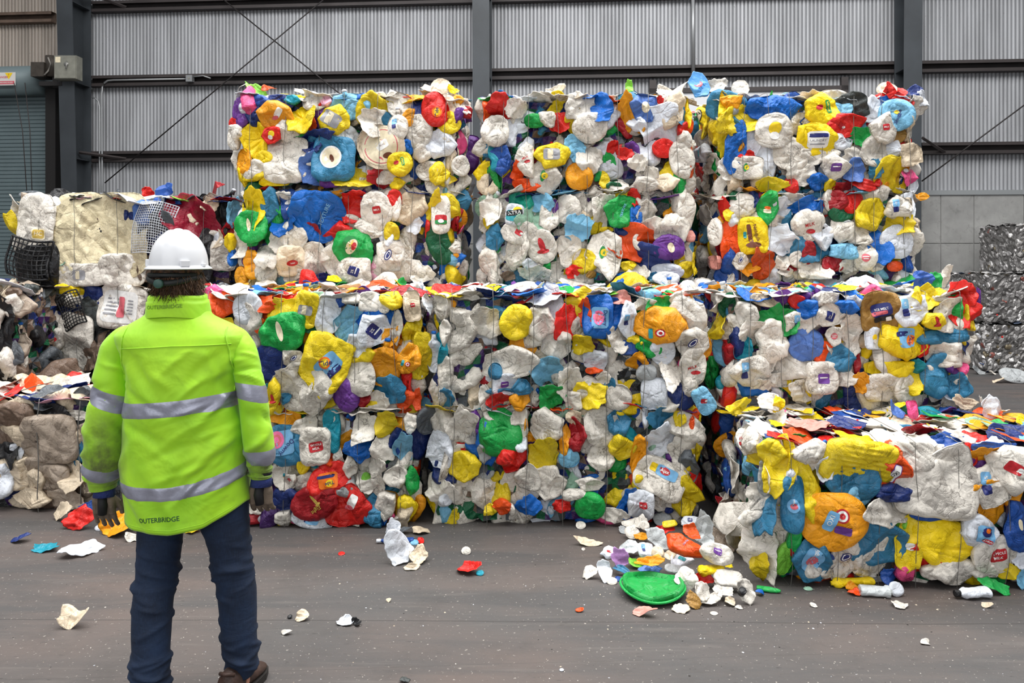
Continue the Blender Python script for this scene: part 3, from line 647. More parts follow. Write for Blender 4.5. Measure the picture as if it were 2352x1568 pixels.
# concrete lower wall
m, nt, N, L, bs = nodes_mat('cast_concrete'); bs.inputs['Roughness'].default_value = .85
tc = N.new('ShaderNodeTexCoord')
cc = rampn(noise(1.6, 8, None, .65), [(.3, hsrgb(126, 126, 125)), (.7, hsrgb(162, 162, 160))])
cc = mixc(rampn(noise(7, 7, None, .7, .8), [(.56, g(0)), (.74, g(.55))]), cc, hsrgb(98, 97, 95))
cc = mixc(rampn(noise(30, 3), [(.68, g(0)), (.74, g(.6))]), cc, hsrgb(80, 78, 76))
L.new(cc, bs.inputs['Base Color'])
bp = N.new('ShaderNodeBump'); bp.inputs['Strength'].default_value = .2; L.new(noise(12, 6), bp.inputs['Height']); L.new(bp.outputs[0], bs.inputs['Normal'])
mb = MB()
# cast panels separated by open joints, on a backing
xj = [xd+.3]+[wallx(2157)-.62*12.5+.0, ]  # first long run behind the bales
cols = [xd+.3, -4.5, -1.5, 1.5, 4.2, wallx(2112)]+[wallx(2157), wallx(2233), wallx(2347), wallx(2347)+1.2, 13]
zs = [0, .97, 2.03, 2.88]
for i in range(len(cols)-1):
    for j in range(3): mb.box(cols[i]+.006, cols[i+1]-.006, -.06, .05, zs[j]+.006, zs[j+1]-.006)
mb.box(xd+.3, 13, -.045, .2, 0, 2.87)
struct(mb.build('wall_back_concrete', m, matrix=WR))
mb = MB(); mb.box(wallx(230), 13, -.09, -.01, 2.88, 2.96); 
struct(mb.build('trim_1', simple_mat('grey_flashing', hsrgb(150, 154, 156), .5, .4), matrix=WR))
# steel frame
dark = simple_mat('painted_steel_dark', hsrgb(56, 50, 50), .6, .1, .25, 3)
colm = simple_mat('painted_steel_bluegrey', hsrgb(58, 63, 68), .5, .1, .25, 2, .1, 40)
rust = simple_mat('rusty_primer', hsrgb(104, 86, 74), .7, 0, .35, 5)
def girt(x0, x1, z, mat=dark):
    o = empty('girt', WR @ Vector(((x0+x1)/2, 0, z))); o.rotation_euler = (0, 0, AW)
    hl = (x1-x0)/2
    mb = MB(); mb.box(-hl, hl, -.03, -.02, -.1, .1); mb.box(-hl, hl, -.17, -.03, .09, .1); mb.box(-hl, hl, -.17, -.03, -.1, -.09); mb.box(-hl, hl, -.17, -.163, .045, .09); mb.box(-hl, hl, -.17, -.163, -.09, -.045)
    mb.v = [tuple(v) for v in mb.v]
    me = mb.build('girt_channel', mat, o); return o
bays = [(wallx(226), wallx(1088)), (wallx(1130), wallx(2050)), (wallx(2122), 13)]
zg = {0: 6.53, 1: 5.12, 2: 3.69}
bn = ['left', 'middle', 'right']
for bi, (a, c) in enumerate(bays):
    for gi, z in zg.items():
        o = girt(a-.1, c+.1, z); tag(o, '%s dark steel girt across the corrugated wall in the %s bay' % (['uppermost', 'middle height', 'lowest'][gi], bn[bi]), 'beam', 'wall girts')
o = girt(-13, wallx(131), 6.36, rust); tag(o, 'rust brown steel girt above the roller door', 'beam', 'wall girts')
def column(pxl, d_top, d_bot, label, side):
    """tapered I column: front flange, web, rear flange"""
    xw = wallx(pxl); o = empty('steel_column', WR @ Vector((xw, 0, 0))); o.rotation_euler = (0, 0, AW); tag(o, label, 'column', 'steel columns')
    ztop = 10; w = .15
    def dep(z): return d_bot+(d_top-d_bot)*min(1, z/7.0)
    def plate(name, x0, x1, ya, yb):
        vs = []; fs = []
        for z in (0, 3.5, 7, ztop):
            vs += [(x0, ya(z), z), (x1, ya(z), z), (x1, yb(z), z), (x0, yb(z), z)]
        for k in range(3):
            a = 4*k; fs += [(a+i, a+(i+1) % 4, a+4+(i+1) % 4, a+4+i) for i in range(4)]
        fs += [(3, 2, 1, 0), (12, 13, 14, 15)]
        mesh_obj(name, vs, fs, colm, o, smooth=False)
    plate('front_flange', -w, w, lambda z: -dep(z), lambda z: -dep(z)+.016)
    plate('rear_flange', -w, w, lambda z: -.2, lambda z: -.185)
    plate('web', -.006, .006, lambda z: -dep(z)+.016, lambda z: -.2)
    mb = MB()
    for z in (3.6, 5.0, 6.45): mb.box(-w*.9, w*.9, -dep(z)+.02, -.2, z-.006, z+.006)
    mb.build('stiffener_plate', colm, o)
    mb = MB(); mb.box(-w-.06, w+.06, -dep(0)-.06, -.12, 0, .03); mb.build('base_plate', colm, o)
    return o, dep
cL, depL = column(206, .78, .5, 'tapered blue grey steel column beside the roller door', 1)
cMid, depM = column(1114, .7, .5, 'steel column behind the gap between the left and middle stacks', 0)
cR, depR = column(2064, .62, .5, 'steel column behind the right end of the tall right stack', -1)
# flange braces from the girts
def wp(x, y, z): return WR @ Vector((x, y, z))
for lab, a, c in (('short angle strut at the top of the column beside the roller door', wp(wallx(212), -.6, 6.75), wp(wallx(300), -.15, 6.50)),
                  ('short angle strut by the conduit, from column to lowest girt', wp(wallx(212), -.4, 3.74), wp(wallx(300), -.15, 3.64)),
                  ('short angle strut right of the right column', wp(wallx(2090), -.5, 3.82), wp(wallx(2160), -.15, 3.62))):
    mb = MB(); mb.tube([a, c], .03, 4); tag(mb.build('brace_strut', dark), lab, 'strut')
def rod(lab, p, q, r=.012):
    mb = MB(); mb.tube([p, q], r, 8); tag(mb.build('brace_rod', simple_mat('black_rod', hsrgb(40, 36, 36), .5, .3), smooth=True), lab, 'rod', 'diagonal brace rods')
def wpx(px, py, y=-.3):
    x = wallx(px); p = WR @ Vector((x, y, 0)); return Vector((p.x, p.y, CAMH-(py-HZ)/F*p.y))
rod('diagonal brace rod rising to the right over the left bay', wpx(262, 420), wpx(810, -48))
rod('diagonal brace rod falling to the right over the left bay', wpx(470, -50), wpx(1000, 388))
rod('diagonal brace rod rising to the right at the right frame edge', wpx(2100, 416), wpx(2500, 112))
# roller door
dm = simple_mat('door_paint', hsrgb(112, 128, 132), .5, .1, .12, 2)
vs = []; fs = []; zt, zb = 5.0, 0.0; n = int((zt-zb)/.075)
prof = [(0, -.0), (.012, -.02), (.055, -.026), (.066, -.004), (.075, 0)]
zz = []
for k in range(n):
    for dz, y in prof[:-1]: zz.append((zb+k*.075+dz, y))
for x in (-13, xd-.02):
    vs += [(x, y, z) for z, y in zz]
K = len(zz); fs = [(i, i+K, i+1+K, i+1) for i in range(K-1)]
struct(mesh_obj('door_1', vs, fs, dm, None, smooth=False, matrix=WR))
mb = MB()
for k in range(13):
    pass
mb.tube([wp(-13, -.28, 5.12), wp(xd-.02, -.28, 5.12)], .27, 24)
struct(mb.build('door_1_housing', dm, smooth=True))
mb = MB(); mb.box(-13, xd+.05, -.12, .05, 5.32, 5.42); struct(mb.build('trim_2', simple_mat('dusty_lintel', hsrgb(122, 116, 108), .8, 0, .2, 8), matrix=WR))
mb = MB(); mb.box(xd, xd+.2, -.3, .1, 0, 5.0); struct(mb.build('trim_3', simple_mat('black_guide', hsrgb(34, 32, 32), .6, .2), matrix=WR))
# hazard sign on the door housing
o = empty('warning_sign', wpx(64, 181, -.57)); o.rotation_euler = (0, 0, AW); tag(o, 'small white warning sign with yellow triangle on the roller door housing', 'sign')
mb = MB(); mb.box(-.17, .17, 0, .008, -.12, .12); mb.build('sign_board', simple_mat('sign_white', hsrgb(222, 218, 214), .5), o)
mb = MB(); mb.add([(-.03, -.003, .11), (.12, -.003, .11), (.045, -.003, -.01)], [(0, 1, 2)]); mb.build('warning_triangle', ink('yellow'), o)
mb = MB(); mb.box(-.15, .15, -.003, 0, -.1, -.04); mb.build('warning_panel', ink('rose'), o)
def text_obj(name, s, size, M, matn, parent, shear=0):
    tv, tf = text_mesh(s, shear); return mesh_obj(name, [(x*size, y*size, 0) for x, y, _ in tv], tf, ink(matn), parent, smooth=False, matrix=M)
RX = Matrix.Rotation(math.pi/2, 4, 'X')
text_obj('lettering', 'DANGER', .055, Matrix.Translation((-.08, -.004, .03)) @ RX, 'rose', o)
text_obj('lettering', 'MOVING DOOR', .034, Matrix.Translation((0, -.005, -.07)) @ RX, 'white', o)
text_obj('lettering', '!', .07, Matrix.Translation((.045, -.005, .07)) @ RX, 'red', o)
# electrical gear at the column
pb = WR @ Vector((wallx(152), -depL(5.3)-.02, 0)); s_ = pb.y/F
def on(px, py, y): return Vector(((px-CX)/F*y, y, CAMH-(py-HZ)/F*y))
o = empty('switch_box', on(150, 154, pb.y-.2)); tag(o, 'grey metal switch box with handle on the column beside the roller door', 'switch box')
gm = simple_mat('grey_enclosure', hsrgb(134, 134, 124), .55, .2, .2, 9)
mb = MB(); mb.box(-.2, .2, 0, .2, -.21, .21); mb.build('enclosure', gm, o)
mb = MB(); mb.box(-.19, .19, -.015, 0, -.2, .2); dr = mb.build('door', gm, o)
mb = MB(); mb.tube([(.03, -.015, .1), (.05, -.05, .06), (.04, -.05, -.04)], .014, 8); mb.tube([(.03, -.02, .05), (.03, -.03, .05)], .04, 12); mb.build('handle', simple_mat('worn_steel', hsrgb(150, 150, 146), .4, .5), dr, True)
mb = MB(); mb.box(-.17, -.08, -.018, -.014, .08, .18); mb.build('paper_label', ink('cream'), o)
o = empty('door_motor', on(98, 160, pb.y-.05)); tag(o, 'dark door operator motor between roller door and switch box', 'motor')
mm = simple_mat('motor_casing', hsrgb(70, 64, 58), .6, .3, .3, 12)
mb = MB(); mb.box(-.22, .02, 0, .3, -.12, .14); mb.build('gearbox', mm, o)
mb = MB(); mb.tube([(.08, .15, -.1), (.08, .15, .28)], .11, 16); mb.build('motor_body', mm, o, True)
mb = MB(); mb.tube([(.1, .0, .22), (.16, -.02, .1), (.1, 0, -.02), (.03, 0, -.1)], .014, 6); mb.build('power_cord', simple_mat('grey_cord', hsrgb(150, 146, 140), .5), o, True)
mb = MB(); mb.box(-.1, .32, .05, .3, -.28, -.2); mb.box(.12, .4, .1, .3, -.3, -.1); mb.build('bracket', simple_mat('black_guide', (0, 0, 0, 1)), o)
# hanging chains of the door operator
mo = o
for i, (x0, x1, yb) in enumerate(((83, 108, 395), (107, 117, 395))):
    mb = MB(); q0 = mo.location; mb.tube([wpx(x0, 190, -.6)-q0, wpx((x0+x1)/2+2, 300, -.55)-q0, wpx(x1, yb+120, -.5)-q0], .008, 5); mb.build('pull_chain', dark, mo, smooth=True)
# conduits
cm = simple_mat('galvanised_conduit', hsrgb(150, 152, 154), .4, .6)
def bend(pts):
    return [wpx(x, y, -.2) for x, y in pts]
mb = MB(); mb.tube(bend([(250, 560), (249, 420), (248, 215), (249, 200), (254, 190), (262, 185), (275, 184), (440, 181)]), .018, 8); tag(mb.build('conduit', cm, smooth=True), 'grey conduit running up the left bay and along the girt to a junction box', 'conduit')
mb = MB(); mb.tube(bend([(244, 560), (243, 420), (243, 245), (240, 232), (232, 225), (226, 224)]), .015, 8); tag(mb.build('conduit', cm, smooth=True), 'shorter grey conduit bending left into the column', 'conduit')
o = empty('junction_box', wpx(449, 180, -.24)); o.rotation_euler = (0, 0, AW); tag(o, 'small grey junction box on the conduit along the girt', 'junction box')
mb = MB(); mb.box(-.06, .06, -.02, .08, -.06, .06); mb.build('box_body', cm, o); mb = MB(); mb.tube([(0, -.02, 0), (0, -.03, 0)], .015, 10); mb.build('knockout', gm, o)
mb = MB(); mb.tube([wpx(457, 176, -.2), wpx(478, 174, -.2), wpx(495, 180, -.2)], .014, 8); tag(mb.build('conduit', cm, smooth=True), 'short bent conduit right of the junction box', 'conduit')
mb = MB(); mb.tube([wpx(1587, -60, -.22), wpx(1588, 176, -.22)], .035, 12); tag(mb.build('downpipe', cm, smooth=True), 'vertical grey pipe on the corrugated wall above the middle column of bales', 'pipe')
# framed opening under the girt
o = empty('window_1', WR @ Vector((wallx(1715), -.12, 4.47))); o.rotation_euler = (0, 0, AW); struct(o)
wx = (wallx(1945)-wallx(1492))/2
mb = MB(); mb.box(-wx, wx, 0, .08, .27, .35); mb.box(-wx, -wx+.12, 0, .08, -1.1, .5); mb.box(wx-.12, wx, 0, .08, -1.1, .5); mb.box(-wx, wx, 0, .08, -1.1, -1.02); mb.build('window_frame', dark, o)
mb = MB(); mb.box(-wx+.12, wx-.12, .04, .06, -1.02, .27); mb.build('pane', simple_mat('frosted_panel', hsrgb(206, 208, 212), .4), o)
# ------------------------------------------------------------------ bales
D1, D2, DA = 5.23, 6.3, 4.27
H = .77
cA = (500, 150, .2551); cB = (550, 640, .2126); cC = (550, 900, .2126); cD = (1100, 420, .2551); cE = (1100, 800, .2551)
cF = (1100, 150, .2551); cG = (1500, 0, .3622); cH = (1550, 400, .2551); cI = (1552, 560, .3401); cJ = (1552, 900, .3401)
cA5 = (500, 420, .2551); cK = (0, 400, .2551); cL = (0, 600, .1786); cM = (0, 820, .1913)

# rear row, hidden lower tiers that carry the stack
for k, (x0, x1) in enumerate(((545, 1062), (1105, 1588), (1655, 2115))):
    for t in (0, 1):
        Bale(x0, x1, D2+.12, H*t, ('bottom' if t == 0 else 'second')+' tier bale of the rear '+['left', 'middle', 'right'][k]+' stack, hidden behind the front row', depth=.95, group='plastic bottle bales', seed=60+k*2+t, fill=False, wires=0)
b = Bale(545, 1062, D2, H*2, 'third tier bottle bale of the left stack, big bright blue tub in its face', group='plastic bottle bales', seed=1)
b.table(cA5, '''R 2120 370 80 100 0 k;1990 540 170 330 -20 G o;2010 290 140 280 0 w e delm;2060 140 200 250 0 y;1960 250 120 300 0 y;2130 620 130 200 0 w;2140 700 80 110 0 o o;1890 420 50 130 0 r
590 110 150 150 0 w;320 150 220 330 8 Y;470 190 150 260 5 u;660 180 130 220 -8 v e clor;590 240 120 90 -30 g p;600 350 200 220 0 b p;320 400 240 240 0 g o wpatch;320 540 80 70 0 g
1090 110 130 120 0 o p;1260 180 240 250 0 r;1590 200 120 220 0 w o;1600 140 110 150 0 r o;1430 250 220 300 -5 w o redsq;1140 360 230 130 -10 w o;840 430 190 150 30 R
930 250 400 420 0 b f wtext;1100 460 260 170 -20 r;700 470 200 240 0 w o;1320 360 130 90 0 q p;1350 430 260 130 20 w;1440 560 150 150 45 n p;1570 450 110 170 0 y o;1530 500 120 150 0 W
1030 700 180 260 -20 w;870 700 190 300 0 w o;670 700 200 230 0 c e ellip;1560 650 220 280 0 w f crest;1230 580 350 280 0 g f apple;1390 780 100 170 -20 d o;1250 790 250 200 0 w e bluebox
970 860 130 90 0 B p;720 850 200 160 0 w p;560 540 150 200 -15 w;480 620 200 300 0 w;320 730 120 200 0 o;210 580 200 200 20 w;130 530 80 160 0 Y;140 660 60 160 -20 b o;450 800 160 200 0 w o;240 850 100 150 0 o o;1460 740 120 160 0 w o;1700 780 250 180 0 w;1660 640 200 260 0 w;1840 820 180 140 0 w
1740 180 230 250 0 c;1760 350 160 160 10 W''')
b = Bale(545, 1062, D2, H*3, 'topmost bottle bale of the left stack, round pinkish pail lid in its face', group='plastic bottle bales', seed=2)
b.table(cA, '''275 305 150 160 0 W o;400 300 160 170 20 v p;215 420 150 230 -10 p o;335 440 140 190 0 B p;560 290 200 110 0 B e;670 265 110 80 0 t p;480 370 120 110 0 B o
900 340 100 60 0 r;900 420 160 200 0 p p;770 460 230 330 10 y;850 540 80 120 0 O p;530 480 280 230 15 o p torn;870 270 180 130 0 w o;980 240 90 100 0 d p;1170 340 330 200 -10 l f +W;1240 235 320 60 0 b p
1400 370 290 260 -20 y;1050 500 250 240 30 y f greylab;1650 340 250 200 0 w;1815 400 110 170 0 B p;1960 370 200 250 -15 r o tider;2100 290 130 170 0 c o;2190 290 150 160 0 w
1450 530 260 240 0 w;1630 560 150 220 0 w j bluesq;1480 740 340 330 0 c o lid;1720 520 130 240 10 o p;1810 600 200 260 0 w o;1690 740 110 120 0 b e;1140 660 230 200 0 s o
900 650 260 140 -15 B;860 740 150 110 0 B;150 640 170 200 0 w;350 690 200 330 -15 Y;430 830 120 100 0 Y o;620 860 330 340 0 w e;630 600 200 170 40 w p;500 640 130 150 20 r p shell
250 870 130 200 10 o o;330 940 180 150 -30 w o;360 960 230 130 -20 y;720 970 140 150 10 r o;520 1040 220 90 0 y e;840 850 130 100 0 w o;860 930 180 290 -5 i p;950 1030 90 80 0 q p;1020 1050 160 90 0 p p
1060 850 310 330 3 u e seal;1230 1020 300 180 -10 y;1320 1050 130 80 0 w;1450 1030 180 160 0 R p;1480 930 240 230 20 w o;1650 900 180 190 0 y o mazola;1620 1060 130 90 0 y;130 520 80 100 20 r o
2180 900 150 150 0 w o;2050 1030 150 90 0 y;2230 420 120 90 0 R;1850 780 170 150 20 w;1900 950 180 150 0 w o;2000 700 230 240 10 W;2080 520 170 180 0 y o;1990 980 150 160 0 y;1420 205 180 90 0 o;1750 200 200 80 0 o p;2000 170 200 110 -10 c o;2150 190 90 80 0 o''')
b = Bale(1105, 1588, D2, H*2, 'third tier bottle bale of the middle stack, purple tub with a hole in it', group='plastic bottle bales', seed=3)
b.table(cD, '''370 180 170 190 0 q;560 190 200 150 0 l;690 230 60 120 0 p;320 290 130 160 10 W e xtra;640 300 160 260 0 w;500 350 260 260 10 m;290 460 80 130 0 O;360 450 260 180 0 w o can;340 620 180 320 -5 w f ribs;570 570 220 250 0 w o splat
600 740 80 170 0 g;460 740 130 110 0 W;490 810 240 120 0 w;260 840 110 70 0 A;1120 230 180 260 0 w;1390 140 100 130 0 r;1410 300 90 150 0 b e;1500 300 150 220 0 w;1260 250 240 310 0 g f wtext;1140 420 110 60 0 y
1450 530 120 130 0 w o;1380 530 330 280 20 O;1340 740 150 90 0 y;1140 630 260 380 0 w f grn;1200 640 110 220 0 w e ribs;1600 430 280 180 0 w;1750 400 200 250 0 w;1850 260 150 290 0 w o;1690 580 240 190 0 p o hole
1800 700 90 130 0 y;1850 780 180 140 0 y;1920 730 90 170 0 y;1430 810 180 140 0 w;1300 820 110 40 0 b;1010 820 90 70 0 a;1890 480 80 100 0 K;1570 840 90 70 0 u;1560 690 310 210 20 B;1690 800 240 130 0 W o
800 240 190 220 0 w o;900 420 220 200 20 l;800 600 170 240 0 w;950 700 180 170 0 y o;850 790 150 110 0 r;120 250 160 230 0 w;150 500 150 200 0 u;100 700 150 200 0 w o''')
b = Bale(1105, 1588, D2, H*3, 'topmost bottle bale of the middle stack, large white tub over small red dome', group='plastic bottle bales', seed=4)
b.table(cF, '''1310 380 160 290 0 o;1610 350 90 100 0 r;1480 370 230 220 0 i f hole;1430 530 150 120 0 W;1460 580 70 60 0 o;1640 560 300 330 0 W;1660 750 160 150 0 r o;1740 250 180 280 25 c;1720 320 160 130 0 w;1830 330 80 180 0 o;1820 470 80 150 0 u
1870 430 40 220 0 Y;1830 580 90 110 0 r;1840 680 120 150 0 w;1820 850 200 280 0 w o;1880 860 40 260 0 E;500 500 150 110 0 g o;620 490 150 140 0 w;730 520 170 140 0 r
520 850 110 180 0 R;650 820 230 200 0 y f greylab;430 860 150 300 0 w f redtx;340 960 90 160 0 O;420 1090 210 110 0 O;600 1010 230 280 0 w f grn;700 940 90 100 0 x;1200 730 90 110 0 r;1310 810 130 110 0 r;1430 890 150 130 0 w;1550 970 130 110 0 w
1130 1040 80 160 0 y;1210 1080 150 80 0 G;1220 1130 200 70 0 w;900 320 230 200 0 w;1080 320 200 220 10 b;850 500 140 180 0 y;1000 560 250 230 0 w o;850 750 170 190 0 l;1000 850 190 210 0 w;900 1000 200 200 0 o o;200 350 220 200 0 r;330 380 180 170 0 w;150 600 200 240 0 w o;200 850 160 200 0 v;1500 1080 220 130 0 w;1680 1060 180 140 0 c''')
b = Bale(1655, 2112, D2, H*2, 'third tier bottle bale of the right stack, yellow cocoa canister in its face', group='plastic bottle bales', seed=5)
b.table(cH, '''L 280 520 110 150 0 l;L 260 740 160 180 0 w;L 370 790 120 120 0 K;L 330 400 160 200 0 w;L 190 680 90 150 0 y
570 200 160 80 0 G;700 230 100 160 0 B;610 280 200 180 0 w o;880 210 160 80 0 y;810 290 160 250 5 g f palm;450 310 100 170 0 r;530 370 150 130 0 y;640 400 220 110 0 w;685 560 220 270 -3 Y e nesq;380 520 120 200 0 w o;500 610 150 330 0 O o
960 310 160 170 0 W;900 420 170 100 0 w;650 850 150 100 0 o;580 780 120 130 0 w f crest;780 790 190 240 0 E;1060 220 180 100 0 w;1290 330 70 160 0 b;1170 280 270 110 -10 b;930 600 250 240 0 W;1180 460 250 240 10 w o redtx
1430 240 180 160 0 R o;1590 260 160 180 0 r o;1380 220 100 160 0 w o;1380 480 110 170 0 N o;1490 340 200 160 0 G o;1740 360 250 260 0 y;2020 450 200 220 0 y;2100 260 130 190 0 W;1980 290 200 180 0 w f bluesq
1480 500 180 220 0 w;1660 540 160 220 0 w;1540 450 70 70 0 s o;1320 560 150 220 0 W;1200 680 280 240 0 u;1190 700 110 180 0 R o;1500 690 220 130 0 l f ribs;1830 660 180 250 -15 b;1980 610 240 240 0 W o;1400 810 150 110 0 R e;1540 820 180 130 0 w;1690 750 170 190 0 w o pinkl
1100 760 150 130 0 w o;1220 860 240 150 0 w;1790 820 150 100 0 w;1980 830 110 80 0 O o;2160 500 120 210 0 c;2120 640 140 240 0 w;1040 820 100 80 0 R;960 790 130 120 0 w;1000 880 120 80 0 w''')
b = Bale(1655, 2112, D2, H*3, 'topmost bottle bale of the right stack, bright blue tub at its upper edge', group='plastic bottle bales', seed=6)
b.table(cG, '''L 340 670 200 200 -20 y f gain;L 380 800 80 90 0 w o;L 400 850 80 150 0 y;L 300 820 60 110 0 u;L 330 890 90 100 0 w;L 340 980 170 90 0 W f tealp;L 390 1040 100 110 0 w;L 300 680 100 100 0 g
500 650 120 80 0 o;460 620 70 180 0 y;1500 940 100 120 0 W;1180 680 120 130 0 l p;1045 690 190 190 5 Y f mazola;745 670 270 170 0 b f ribs;1190 800 240 130 0 r f can;1260 690 190 160 15 N p;1380 700 120 150 0 W;920 790 140 120 0 w;1020 890 230 210 5 Y f textlab
560 760 320 150 -10 y;470 850 90 270 10 y;750 840 200 180 0 w o shell;720 1020 130 200 0 W;860 980 180 170 0 w o;620 900 130 200 0 W;520 920 120 290 12 b;590 990 100 50 0 r;480 1060 110 140 0 w;590 1070 160 120 0 w e grn;1180 900 120 90 0 W;1320 870 120 130 15 g p
1430 820 130 160 0 w f redsq;1550 850 90 90 0 a o;1530 740 180 170 0 l o sugg;1600 800 60 120 0 c;1000 1000 150 100 0 w;1100 980 120 80 0 w;1250 1000 110 110 0 w;1400 950 160 190 0 w;1630 980 150 140 0 c;1260 1090 130 130 0 i p;1140 1060 140 140 0 w f purst
1300 1160 180 60 15 r;1390 1080 70 100 0 u;1030 1150 120 100 0 b;930 1100 160 130 0 w;720 1170 190 80 0 y;860 1170 90 90 0 r;1100 1170 70 70 0 y;1220 1210 150 50 0 R;1620 1120 90 90 0 k;1500 1110 210 200 0 y;1420 1160 40 40 0 r;1560 620 150 100 0 r;1660 620 110 120 0 w;1480 600 100 80 0 b''')

# front row
b = Bale(335, 962, D1, 0, 'bottom tier bottle bale behind the worker, round red lids low in its face', depth=1.0, group='plastic bottle bales', seed=7)
b.table(cC, '''490 290 280 120 0 o;720 350 250 160 -15 w;520 560 370 380 0 u o downy;1000 420 150 380 0 t e;830 570 260 330 0 w e redbox;850 780 150 120 0 t p;500 900 300 280 0 w;710 740 120 230 10 Y o;700 970 230 160 -20 w o;560 930 120 150 20 w p can;490 1010 80 160 5 o j +t
1380 950 200 260 0 w;1200 800 130 200 0 w;1070 720 120 200 10 w;990 730 80 130 0 O;980 950 380 320 -30 r o tideo;1370 960 90 160 0 h o;490 1200 330 260 0 B;1130 1000 260 220 20 s;830 1170 400 320 -20 R o gold;1500 1000 120 300 0 w;1190 1230 380 430 10 r f torn;1450 1380 200 300 0 u;1540 1440 120 160 0 b p
340 1380 200 260 0 P;500 1400 160 170 0 w p;160 1230 180 130 0 w;110 1110 130 110 0 y;160 1430 160 90 0 R e;270 1470 110 90 0 W o;600 1460 150 90 0 k;960 1420 160 120 0 O p;800 1340 360 200 15 W j bottlab;1600 1180 200 260 0 w;1640 1330 80 80 0 k;1240 1440 250 130 0 w;1800 1250 200 260 0 y;1750 1400 160 130 0 w
1840 330 120 200 0 w;2000 270 220 250 0 x o;1350 380 250 300 10 w;1600 330 240 260 0 y;1300 600 260 220 0 b;1550 600 240 260 0 w;1780 600 180 300 0 l;1700 880 200 220 0 w;1850 950 150 260 0 g;1500 780 180 160 0 w
-200 300 260 250 0 w;-200 600 260 260 0 y;-200 900 240 260 0 w;-250 1300 240 260 0 r;-600 400 240 260 0 w;-600 700 240 260 0 v;-600 1100 240 260 0 w;-600 1400 300 180 0 O''')
b = Bale(335, 962, D1, H, 'second tier bottle bale behind the worker, large yellow detergent jug in its face', depth=1.0, group='plastic bottle bales', seed=8)
b.table(cB, '''T 200 150 330 90 0 p;T 480 80 330 80 0 y;T 1000 130 300 70 0 O;T 1400 130 200 60 0 r;T 1700 100 200 80 0 o;T 900 110 260 90 0 w;T 1050 190 400 40 0 o;T 560 140 250 60 0 b
100 320 260 300 0 W o;250 270 230 160 5 O;410 250 130 70 0 O;860 250 110 180 0 m e;480 320 300 200 -5 y;740 300 200 330 10 y e greylab;110 560 330 420 -10 w;240 500 130 160 0 O p;780 520 150 140 -30 G p;500 570 430 440 -5 g f wpatch;600 850 220 180 30 w f crest;370 880 350 340 -15 B o
1210 230 170 90 0 w e;1080 260 110 90 0 v p;960 380 230 380 0 W o;1300 800 300 200 0 y;1200 510 340 480 5 l;1270 720 200 220 0 W p;1410 240 190 180 0 w e;1510 430 380 220 -10 b;1640 620 150 180 0 o;1440 560 300 310 20 W f bluebox;1640 220 200 180 -10 y;1570 290 110 140 0 w o
1700 520 110 330 0 w;1840 220 150 270 -5 c e redsq;2000 220 120 220 10 W;700 970 90 90 0 c o;1290 1030 300 400 -15 w o;840 1200 320 420 20 w;570 1100 420 330 0 w;960 900 450 560 20 y f tide;1600 1180 350 270 10 u;1560 910 320 400 10 o j;1930 830 180 420 0 y e;1820 870 230 300 20 o f armb
1150 1230 220 340 -25 p o;1350 1290 120 150 0 R;500 1270 110 120 0 u;320 1200 130 150 0 t;400 1330 150 300 10 y f splat;600 1340 260 180 0 w o;950 1370 160 120 0 y;1780 1300 180 200 0 O;1900 1300 110 200 0 O p;1500 1380 220 200 0 w;1650 1420 160 130 0 w;1850 600 160 250 0 y;1890 480 120 220 0 y
-200 250 260 250 0 O;-200 560 260 260 0 y;-200 900 240 260 0 w;-250 1200 240 260 0 v;-600 300 240 260 0 b;-800 240 150 200 0 r;-850 420 180 260 0 b;-600 700 240 260 0 w;-600 1100 240 260 0 y''')
b = Bale(988, 1612, D1, 0, 'bottom tier bottle bale in the middle front, with ribbed red tub and green bag', depth=1.0, group='plastic bottle bales', seed=9)
b.table(cE, '''370 680 140 230 0 w;420 700 30 130 0 o;190 760 320 350 0 g o;100 600 120 90 0 w;80 880 180 330 0 b;50 920 110 160 0 s;370 850 100 150 0 W;290 990 230 190 10 r f ribs;620 700 260 260 0 w;580 950 220 260 0 y;620 1200 260 220 0 w;880 760 140 240 0 R;770 830 80 260 0 o;850 620 120 110 0 c;810 980 150 150 0 l o
1100 700 260 300 0 w o;1250 650 180 220 0 u;1100 980 240 220 0 w;1280 900 200 220 0 y;1630 630 230 160 0 u;1500 620 60 150 0 W;1870 700 270 250 0 w;1800 600 90 150 0 y p;1930 600 90 200 20 O p;1600 830 280 320 5 W;1830 950 200 300 0 w;1860 1070 170 260 -5 x;1430 940 120 320 10 o
1540 1220 140 90 0 u p;1640 1290 120 90 0 o;1430 1190 90 140 0 y p;1630 1150 370 260 25 w e ajax;1870 1270 200 280 -25 y;1460 1370 200 260 0 W f redsq;1330 1400 180 240 10 b;1650 1380 200 140 0 w;1830 1390 180 140 0 y;1700 1450 70 50 0 B;1230 1480 200 120 0 w;740 1400 150 100 0 r;850 1310 200 90 0 w;1000 1210 200 100 0 w
220 1420 150 110 0 O;100 1450 110 90 0 y;290 1430 60 100 0 w;1000 1400 220 200 0 g o;450 1400 200 180 0 b;450 1150 200 220 0 w;-150 700 240 300 0 w;-350 900 220 300 0 W;-150 1050 240 260 0 y;-300 1300 260 240 0 w''')
b = Bale(988, 1612, D1, H, 'second tier bottle bale in the middle front, blue softener jug in its upper face', depth=1.0, group='plastic bottle bales', seed=10)
